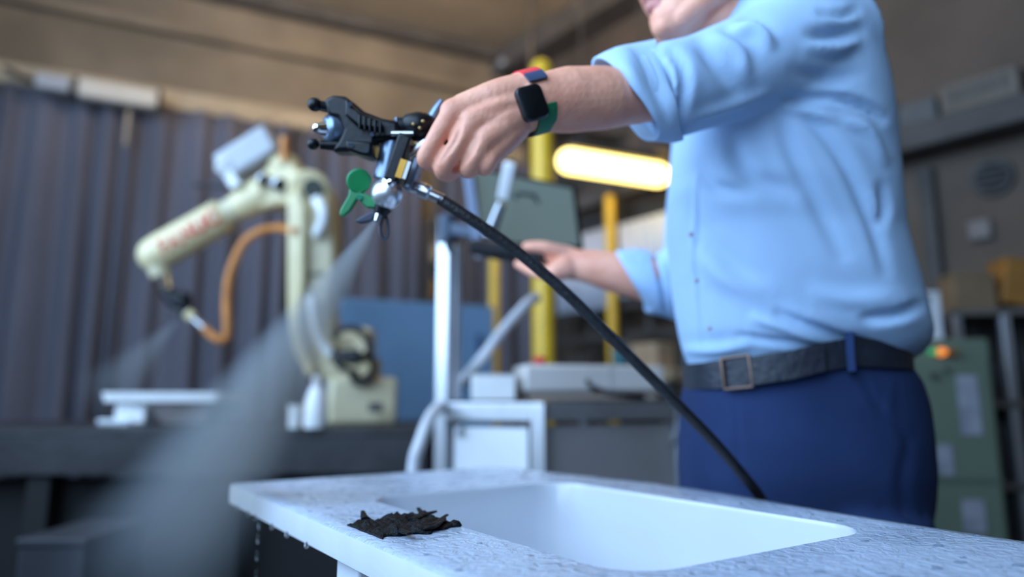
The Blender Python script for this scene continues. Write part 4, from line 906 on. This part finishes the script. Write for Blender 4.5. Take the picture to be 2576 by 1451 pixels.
# --- shirt torso
sh = [(940,1750,2262,1.13,.132,.9),(905,1735,2292,1.13,.144,.75),(872,1724,2308,1.13,.153,.5),(835,1714,2313,1.125,.155,.25),(780,1704,2299,1.12,.152,.1),(700,1692,2280,1.11,.147,0),(600,1684,2254,1.10,.141,0),(500,1682,2242,1.08,.136,0),(400,1694,2233,1.07,.133,0),(300,1715,2222,1.06,.130,0),(200,1740,2202,1.05,.125,0),(110,1768,2176,1.04,.115,0),(40,1800,2152,1.035,.10,0),(-20,1840,2110,1.03,.078,0),(-60,1870,2040,1.03,.060,0)]
sb = MB(); rg = []
for y, xl, xr, d, dp, w_ in sh:
    r_ = row_ring(xl, xr, y, d, dp, n=72, p=2.2)
    if w_: r_ = warp_z(r_, lambda x, y=y: belt_line(x)-(940-y)*.72-6+26*min(1, max(0, (x-2190)/90)), min(1, w_+.1))
    rg.append(r_)
sb.loft(rg)
SLd = .93
# left (near) sleeve
nearS = [D(2085, 95, 1.03), D(2020, 118, 1.0), D(1930, 150, .965), D(1840, 180, .94), D(1750, 208, .922), D(1680, 226, .91), D(1630, 238, .90)]
sb.tube(nearS, [px(1.03,150), px(1.0,142), px(.965,132), px(.94,124), px(.92,118), px(.91,122), px(.90,116)], 40)
# right (far) sleeve, mostly behind the torso
farS = [D(1870, 60, 1.16), D(1800, 300, 1.24), D(1770, 520, 1.30), D(1752, 660, 1.335), D(1735, 725, 1.345), D(1690, 718, 1.345), D(1635, 710, 1.345)]
sb.tube(spline(farS, 4), list(np.interp(np.linspace(0, 1, 25), [0, .3, .6, .8, 1], [.075, .068, .062, .062, .060])), 32)
sme = remesh(sb, .006, 7)
folds = [([(1985,262),(2050,310),(2130,420),(2190,560),(2225,680)], 18, -.006), ([(1960,290),(1990,380),(2060,520),(2120,640)], 22, -.005), ([(2010,250),(2090,245),(2170,270),(2215,300)], 13, -.009),
  ([(1960,265),(2020,280),(2100,300)], 12, .006), ([(1850,350),(1860,400),(1900,450),(1990,480)], 28, -.006), ([(1760,420),(1800,470),(1880,485)], 20, -.005), ([(1730,520),(1800,620),(1900,720),(2000,800)], 30, -.004),
  ([(1960,790),(2040,820),(2120,850),(2180,862)], 12, -.007), ([(1900,800),(1990,830),(2080,865)], 14, .006), ([(1860,845),(1960,860),(2060,872)], 10, -.005), ([(2180,800),(2250,790),(2310,770)], 14, -.010), ([(2060,735),(2150,755),(2260,740)], 24, .005),
  ([(2210,470),(2220,520),(2215,560)], 14, -.006), ([(2120,300),(2180,330),(2225,400)], 14, .006), ([(2040,90),(2100,85),(2160,75)], 18, -.008), ([(2030,115),(2090,125),(2150,110)], 16, .006), ([(2060,40),(2110,45),(2150,30)], 12, -.006),
  ([(1630,120),(1660,190),(1655,270),(1650,330)], 12, .008), ([(1690,130),(1720,180),(1715,260),(1690,330)], 14, -.007), ([(1760,110),(1800,160),(1850,220)], 22, -.006), ([(1800,90),(1860,130),(1880,190)], 18, .005), ([(1850,70),(1900,75),(1940,110)], 14, .009), ([(1740,300),(1830,270),(1930,235)], 14, .004), ([(1620,150),(1612,190)], 10, -.005),
  ([(2000,180),(2080,200),(2150,190)], 22, -.005), ([(1770,640),(1830,700),(1930,740)], 30, .005), ([(1720,880),(1800,880),(1880,868)], 14, .005), ([(1590,665),(1600,720),(1625,770)], 12, .004), ([(1640,670),(1660,720),(1665,780)], 10, -.008),
  ([(1752,440),(1742,640),(1758,860)], 6, .0035)]
FOLD = 2.1
displace(sme, folds, .0045, 7.5, aniso=(1.2, 1.2, .8))
sme.materials.append(shirt_m); shirt = link_mesh('shirt', sme, person)
# cuffs: open flared bands with real thickness
def cuff(c1, a1, b1, c2, a2, b2, label, n=48):
    bm_ = MB(); rr = []
    for s in np.linspace(0, 1, 7):
        bulge = 1+.03*math.sin(s*math.pi); rr.append(ell(c1*(1-s)+c2*s, (a1*(1-s)+a2*s)*bulge, (b1*(1-s)+b2*s)*bulge, n=n, p=2.0))
    inner = [[p+(c2-p)*.07 for p in rr[-1]], [p+(c1-p)*.10 for p in rr[2]]]
    bm_.loft(rr+inner, caps=False); me = bm_.mesh('cuff'); me.polygons.foreach_set('use_smooth', [True]*len(me.polygons)); displace(me, [([(1560,120),(1590,200),(1640,300)], 14, .006), ([(1610,100),(1640,190),(1680,300)], 12, -.006)], .007, 20); me.materials.append(shirt_m); return link_mesh('rolled_cuff', me, shirt)
# near cuff opening: long axis in the picture from (1500,152) to (1648,352)
cA = D(1684, 224, .905); aA = (D(1722, 352, .905)-D(1650, 98, .905))/2; bA = nrm(ray(1660, 232))*px(.9, 122)
cB = D(1572, 250, .885); aB = (D(1652, 356, .885)-D(1494, 148, .885))/2; bB = nrm(ray(1572, 250))*px(.89, 105)-U*.012-R*.014
cuff(cA, aA, bA, cB, aB, bB, 'cuff')
cA = D(1652, 712, 1.345); aA = (D(1668, 794, 1.345)-D(1636, 634, 1.345))/2; bA = nrm(ray(1650, 710))*.062
cB = D(1586, 700, 1.345); aB = (D(1626, 776, 1.345)-D(1548, 636, 1.345))/2; bB = nrm(ray(1580, 695))*.050
cuff(cA, aA, bA, cB, aB, bB, 'cuff')
# placket buttons
for x, y in ((1752, 706), (1784, 826), (1738, 590)):
    v = D(x, y, 1.0); b = MB(); 
    # on the shirt surface: march along the view ray to the ellipse front
    rowi = min(sh, key=lambda s: abs(s[0]-y)); cc = (rowi[1]+rowi[2])/2; hw = (rowi[2]-rowi[1])/2; fr = 1-min(.98, abs((x-cc)/hw))**2.2
    q = D(x, y, rowi[3]-rowi[4]*fr**(1/2.2)-.002); b.tube([q, q-F*.004], [.0040, .0035], 14); b.build('button', mat('button_pale', (.46,.48,.56), .5), shirt)
# collar
hc0 = D(1880, -14, 1.03)
b = MB(); nk = D(1822, -30, 1.02)
cr = []
for s in np.linspace(0, 1, 5):
    cr.append(ell(D(1852, 22-60*s, 1.02), (D(1935, 30-62*s, 1.02)-D(1772, 30-62*s, 1.02))/2*(1-.10*s), np.array([0, .070*(1-.1*s), .0]), n=40, p=2))
b.loft(cr+[[p+(sum(cr[-1])/40-p)*.06 for p in cr[-1]], [p+(sum(cr[0])/40-p)*.08 for p in cr[0]]], caps=False); b.build('collar', shirt_m, shirt)

# --- body (one continuous skin surface: head, neck, trunk, arms with hands)
bd = MB()
fh = nrm(np.array([-.93, -.22, -.20])); sh_ = nrm(np.cross(ZUP, fh)); uh = np.cross(fh, sh_); HAX = (fh, sh_, uh)
chin = D(1668, 92, 1.0); Hc = chin-fh*.076+uh*.118
def hp(a, s, u_): return Hc+fh*a+sh_*s+uh*u_
bd.ball(hp(-.012, 0, .035), (.102, .078, .094), 32, 20, HAX)          # cranium
bd.ball(hp(.025, 0, -.030), (.066, .064, .085), 28, 16, HAX)           # mid face
bd.ball(hp(.052, 0, -.090), (.034, .040, .032), 24, 14, HAX)           # chin block
bd.ball(hp(.072, 0, -.103), (.016, .020, .015), 18, 10, HAX)           # chin point
for s in (-1, 1):
    bd.tube([hp(-.015, .060*s, -.045), hp(.005, .056*s, -.080), hp(.055, .026*s, -.103)], [.020, .019, .016], 14, round_end=True)   # jaw line
    bd.ball(hp(.062, .036*s, -.010), (.020, .020, .018), 14, 10, HAX)  # cheek bone
    bd.tube([hp(-.012, .074*s, .012), hp(-.016, .080*s, -.008), hp(-.008, .076*s, -.030)], [.013, .011, .007], 10, flat=1.0, round_end=True)  # ear
    bd.ball(hp(.083, .011*s, -.036), (.010, .008, .007), 12, 8, HAX)   # nostril wing
bd.tube([hp(.082, 0, .030), hp(.096, 0, -.005), hp(.107, 0, -.028), hp(.094, 0, -.038)], [.008, .009, .011, .009], 14, round_end=True)   # nose
[bd.tube([hp(.066, .031*s-.013, .027), hp(.0805, .031*s, .0285), hp(.066, .031*s+.013, .027)], [.004, .005, .004], 10, round_end=True) for s in (-1, 1)]
[bd.tube([hp(.066, .031*s-.012, .009), hp(.079, .031*s, .0075), hp(.066, .031*s+.012, .009)], [.004, .0045, .004], 10, round_end=True) for s in (-1, 1)]
bd.tube([hp(.080, -.040, .038), hp(.093, 0, .040), hp(.080, .040, .038)], .010, 12, round_end=True)       # brow
bd.tube([hp(.070, -.024, -.062), hp(.089, 0, -.057), hp(.070, .024, -.062)], [.006, .0085, .006], 12, round_end=True)  # upper lip
bd.tube([hp(.069, -.020, -.071), hp(.086, 0, -.073), hp(.069, .020, -.071)], [.006, .0085, .006], 12, round_end=True)  # lower lip
bd.tube([hp(-.030, 0, -.02), hp(-.030, 0, -.10), D(1870, 60, 1.035), D(1900, 160, 1.04)], [.060, .056, .060, .075], 28)     # neck
bd.tube([D(1930, 120, 1.05), D(1970, 400, 1.07), D(2000, 700, 1.09), D(2020, 1000, 1.10), D(2025, 1250, 1.10)], [.075, .085, .09, .095, .095], 28)   # trunk under the clothes
for hip, knee, ank in legs: bd.tube([hip+ZUP*.05, knee, ank+ZUP*.02], [.085, .055, .04], 18)
# near arm and hand (his left)
HW = D(1332, 262, .82)
bd.tube(spline([D(2030, 130, 1.01), D(1880, 175, .955), D(1745, 222, .926), D(1620, 246, .895), D(1520, 247, .862), D(1430, 252, .842), D(1365, 258, .826), D(1310, 264, .815)], 4), list(np.interp(np.linspace(0, 1, 29), [0, .28, .43, .57, .71, .86, .95, 1], [.045, .034, .031, .0385, .0395, .0345, .0325, .032])), 28, up=U, flat=1.0)
# palm mass
m_idx, m_mid, m_rng, m_pin = D(1138, 282, .792), D(1186, 308, .788), D(1218, 352, .787), D(1238, 384, .795)
wr = [D(1318, 228, .812), D(1316, 252, .808), D(1312, 280, .808), D(1304, 304, .812)]
for m_, w0, r1 in zip((m_idx, m_mid, m_rng, m_pin), wr, (.0150, .0150, .0140, .0130)):
    bd.tube([w0, (w0*.5+m_*.5)-F*.002, m_], [.019, .0175, r1], 16, round_end=True)
    bd.tube([w0+F*.018, (w0*.5+m_*.5)+F*.018, m_+F*.014], [.018, .016, .012], 14, round_end=True)
bd.tube([wr[0], D(1225, 250, .80), D(1165, 268, .797)], [.022, .019, .015], 16, round_end=True)
def finger(pts, r): 
    P = spline(pts, 5); rr = list(np.interp(np.linspace(0, 1, len(P)), np.linspace(0, 1, len(r)), r)); bd.tube(P, rr, 14, round_end=True)
finger([m_idx, D(1098, 345, .783), D(1070, 398, .788), D(1088, 414, .806), D(1118, 408, .822)], [.0130, .0104, .0103, .0092, .0082])
finger([m_mid, D(1148, 368, .780), D(1112, 424, .786), D(1128, 436, .804), D(1152, 426, .824)], [.0132, .0106, .0105, .0095, .0084])
finger([m_rng, D(1196, 392, .782), D(1176, 424, .790), D(1188, 428, .808), D(1204, 414, .824)], [.0126, .0102, .0099, .0090, .0080])
finger([m_pin, D(1228, 408, .786), D(1218, 424, .796), D(1228, 422, .812), D(1236, 408, .824)], [.0116, .0094, .0090, .0082, .0073])
finger([D(1268, 262, .830), D(1200, 285, .842), D(1140, 318, .848), D(1098, 345, .846)], [.017, .0150, .0118, .0098])     # thumb along the far side of the handle
# far arm and hand (his right)
bd.tube(spline([D(1800, 300, 1.24), D(1752, 660, 1.335), D(1735, 735, 1.345), D(1640, 706, 1.345), D(1560, 688, 1.345), D(1490, 672, 1.35), D(1440, 664, 1.36)], 4), list(np.interp(np.linspace(0, 1, 25), [0, .3, .45, .6, .75, .9, 1], [.045, .045, .043, .042, .037, .031, .030])), 24)
w2 = D(1445, 662, 1.36)
bd.tube([w2, D(1415, 648, 1.365), D(1392, 640, 1.375)], [.029, .026, .022], 18, round_end=True)
bd.tube([w2+U*-.008, D(1420, 672, 1.345), D(1396, 684, 1.34)], [.026, .024, .019], 18, round_end=True)
finger([D(1420, 640, 1.355), D(1388, 626, 1.345), D(1352, 620, 1.345), D(1324, 620, 1.352)], [.0165, .0125, .0115, .0095])      # thumb on top of the grip
finger([D(1405, 686, 1.345), D(1372, 690, 1.348), D(1338, 682, 1.372), D(1304, 664, 1.395)], [.015, .0115, .0105, .009])         # index below the grip
finger([D(1412, 676, 1.36), D(1378, 682, 1.375), D(1350, 672, 1.405), D(1338, 652, 1.425)], [.014, .0115, .0105, .009])
finger([D(1415, 664, 1.37), D(1386, 668, 1.395), D(1366, 656, 1.425), D(1360, 638, 1.43)], [.0135, .011, .010, .0085])
finger([D(1418, 654, 1.38), D(1396, 654, 1.405), D(1384, 642, 1.428), D(1382, 628, 1.425)], [.0125, .010, .009, .0078])
FOLD = 1.0
bme = remesh(bd, .0023, 5, .5)
bme.materials.append(skin_m); bme.materials.append(lip_m)
lipc = [hp(.087, 0, -.058), hp(.085, 0, -.073), hp(.080, .012, -.06), hp(.080, -.012, -.06), hp(.079, .011, -.072), hp(.079, -.011, -.072)]
cen_ = np.empty(len(bme.polygons)*3); bme.polygons.foreach_get('center', cen_); cen_ = cen_.reshape(-1, 3)
mi = np.zeros(len(bme.polygons), int)
for l in lipc: mi[np.linalg.norm(cen_-l, axis=1) < .010] = 1
bme.polygons.foreach_set('material_index', mi); displace(bme, [([(1160,300),(1150,345),(1112,405)], 7, -.003), ([(1205,330),(1190,375),(1160,415)], 7, -.003), ([(1225,300),(1270,290),(1300,280)], 10, .0015), ([(1190,275),(1240,262),(1290,250)], 10, .0015)], .0008, 40)
body = link_mesh('body', bme, person)
# nails are hidden; hair, eyes, ears
b = MB(); b.ball(hp(-.022, 0, .050), (.104, .084, .092), 32, 20, HAX); hme = remesh(b, .004, 2)
co = np.empty(len(hme.vertices)*3); hme.vertices.foreach_get('co', co); co = co.reshape(-1, 3); rel = co-Hc; a_, u_ = rel@fh, rel@uh
bm = bmesh.new(); bm.from_mesh(hme); bm.verts.ensure_lookup_table()
kill = [bm.verts[i] for i in range(len(co)) if (a_[i] > .055 and u_[i] < .085) or (u_[i] < -.035) or (a_[i] > -.03 and u_[i] < .03)]
bmesh.ops.delete(bm, geom=kill, context='VERTS'); bm.to_mesh(hme); bm.free(); displace(hme, [], .004, 60); hme.materials.append(hair_m)
ho = link_mesh('hair', hme, person); sm_ = ho.modifiers.new('s', 'SOLIDIFY'); sm_.thickness = .006
for s in (-1, 1):
    b = MB(); b.ball(hp(.0705, .031*s, .018), .0122, 16, 10); e_ = b.build('eye', eye_m, person); b = MB(); b.ball(hp(.0795, .031*s, .0165), .0052, 12, 8); b.build('iris', mat('iris', (.06,.09,.12), .2), e_)
# shoes
for (hip, knee, ank) in legs:
    q = ank*np.array([1,1,0]); b = MB()
    b.loft([ell(q+faceF*s, leftS*w__, ZUP*h__, n=20) for s, w__, h__ in ()]) if False else None
    rr = [[q+faceF*s+leftS*math.cos(a)*w__+ZUP*max(.004, h__*(math.sin(a)*.5+.5)) for a in np.linspace(0, 2*math.pi, 20, endpoint=False)] for s, w__, h__ in ((-.09,.020,.05),(-.07,.036,.085),(-.02,.040,.10),(.05,.043,.085),(.12,.047,.06),(.17,.040,.045),(.195,.020,.03))]
    b.loft(rr); b.build('shoe', shoe_m, person)
# smart watch on the near wrist
wn = nrm(-F*.88+R*.30+U*.10); wu = nrm(D(1352, 318, .81)-D(1310, 204, .81)); wu = nrm(wu-wn*(wu@wn)); ws = np.cross(wn, wu)
Wc = D(1338, 259, .786)
b = MB()
def rbox(c, a, bb, h, r, n=7):
    lo_, md, hi_ = [], [], []
    pts = []
    for (sx, sy, a0) in ((1,1,0),(-1,1,90),(-1,-1,180),(1,-1,270)):
        for q in np.linspace(a0, a0+90, n): pts.append((sx*(a-r)+r*math.cos(math.radians(q)), sy*(bb-r)+r*math.sin(math.radians(q))))
    mk = lambda s, z: [c+wu*x*s+ws*y*s+wn*z for x, y in pts]
    return [mk(.93, -h), mk(1, -h*.6), mk(1, h*.5), mk(.93, h)]
b.loft(rbox(Wc, .0200, .0160, .0050, .007)); wcase = b.build('wristwatch', mat('dark_case', (.03,.033,.04), .35, .6), person, label='dark smart watch with red and green strap ends')
b = MB(); b.loft(rbox(Wc+wn*.0048, .0182, .0142, .0010, .006)); b.build('watch_glass', watch_glass, wcase)
# strap: an ellipse around the wrist in the plane of wu and wn
wcent = D(1338, 258, .824)
def strap(a0, a1, m, name):
    rr = []
    for q in np.linspace(math.radians(a0), math.radians(a1), 14):
        p = wcent+wu*.0385*math.sin(q)+wn*.0405*math.cos(q); n2 = nrm(wu*math.sin(q)/.0385+wn*math.cos(q)/.0405)
        rr.append([p-ws*.0115, p+ws*.0115, p+ws*.0115-n2*.003, p-ws*.0115-n2*.003])
    b = MB(); b.loft(rr); b.build(name, m, wcase, ang=30)
strap(24, 86, strap_green, 'strap_band'); strap(86, 180, strap_blue, 'strap_band'); strap(180, 262, strap_blue, 'strap_band'); strap(-98, -44, strap_red, 'strap_band'); strap(-44, -22, strap_blue, 'strap_band')

# ================================================================== spray mist
def mist(name, apex, end, half, label, dens, r0=.004, power=1.0, fade=1.0):
    apex = np.array(apex); end = np.array(end); ax = end-apex; L = np.linalg.norm(ax); z = ax/L; x = nrm(np.cross(z, F)); y = np.cross(z, x)
    b = MB(); b.loft([[np.array([math.cos(q), math.sin(q), 0])*(r0+s*L*math.tan(half))+np.array([0,0,s*L]) for q in np.linspace(0, 2*math.pi, 32, endpoint=False)] for s in np.linspace(0, 1, 12)])
    me = b.mesh(name); o = bpy.data.objects.new(name, me); COL.objects.link(o)
    M_ = Matrix((Vector(x), Vector(y), Vector(z))).transposed().to_4x4(); M_.translation = Vector(apex); o.matrix_world = M_
    m = bpy.data.materials.new(name+'_volume'); m.use_nodes = True; nt = m.node_tree; nt.nodes.clear()
    out = nt.nodes.new('ShaderNodeOutputMaterial'); vs = nt.nodes.new('ShaderNodeVolumeScatter'); vs.inputs['Color'].default_value = (.80,.89,1,1); vs.inputs['Anisotropy'].default_value = .25
    tc = nt.nodes.new('ShaderNodeTexCoord'); sx = nt.nodes.new('ShaderNodeSeparateXYZ'); nt.links.new(tc.outputs['Object'], sx.inputs[0])
    def mth(op, a, b_=None):
        n = nt.nodes.new('ShaderNodeMath'); n.operation = op
        for i, v in enumerate((a, b_)):
            if v is None: continue
            if isinstance(v, (int, float)): n.inputs[i].default_value = v
            else: nt.links.new(v, n.inputs[i])
        return n.outputs[0]
    r = mth('SQRT', mth('ADD', mth('MULTIPLY', sx.outputs[0], sx.outputs[0]), mth('MULTIPLY', sx.outputs[1], sx.outputs[1])))
    rad = mth('ADD', mth('MULTIPLY', sx.outputs[2], math.tan(half)), r0)
    q = mth('DIVIDE', r, rad); fall = mth('POWER', mth('MAXIMUM', mth('SUBTRACT', 1.0, mth('MULTIPLY', q, q)), 0.0), power)
    near = mth('DIVIDE', dens*.06, mth('ADD', rad, .012))
    endf = mth('POWER', mth('MAXIMUM', mth('SUBTRACT', 1.0, mth('DIVIDE', sx.outputs[2], L)), 0.0), fade)
    nz = nt.nodes.new('ShaderNodeTexNoise'); nz.inputs['Scale'].default_value = 9; nz.inputs['Detail'].default_value = 3
    mp = nt.nodes.new('ShaderNodeMapping'); mp.inputs['Scale'].default_value = (1.6, 1.6, .35); nt.links.new(tc.outputs['Object'], mp.inputs['Vector']); nt.links.new(mp.outputs['Vector'], nz.inputs['Vector'])
    nn = mth('ADD', mth('MULTIPLY', nz.outputs['Fac'], .8), .6)
    nt.links.new(mth('MULTIPLY', mth('MULTIPLY', fall, near), mth('MULTIPLY', endf, nn)), vs.inputs['Density']); nt.links.new(vs.outputs[0], out.inputs['Volume'])
    me.materials.append(m); WL[o] = apex
    return setp(o, label, 'mist', kind='stuff')
mist('spray_mist', g(945, 556, -.012), D(330, 1500, 1.02), math.radians(12.5), 'fine white spray mist fanning down from the hand-held spray gun', 40.0, power=1.7, fade=.95)
mist('spray_mist', rp(449, 803, .0), D(250, 1010, RD+.10), math.radians(17), 'thin spray mist falling from the robot tip onto the washbasin', 12.0, power=1.6, fade=.5)
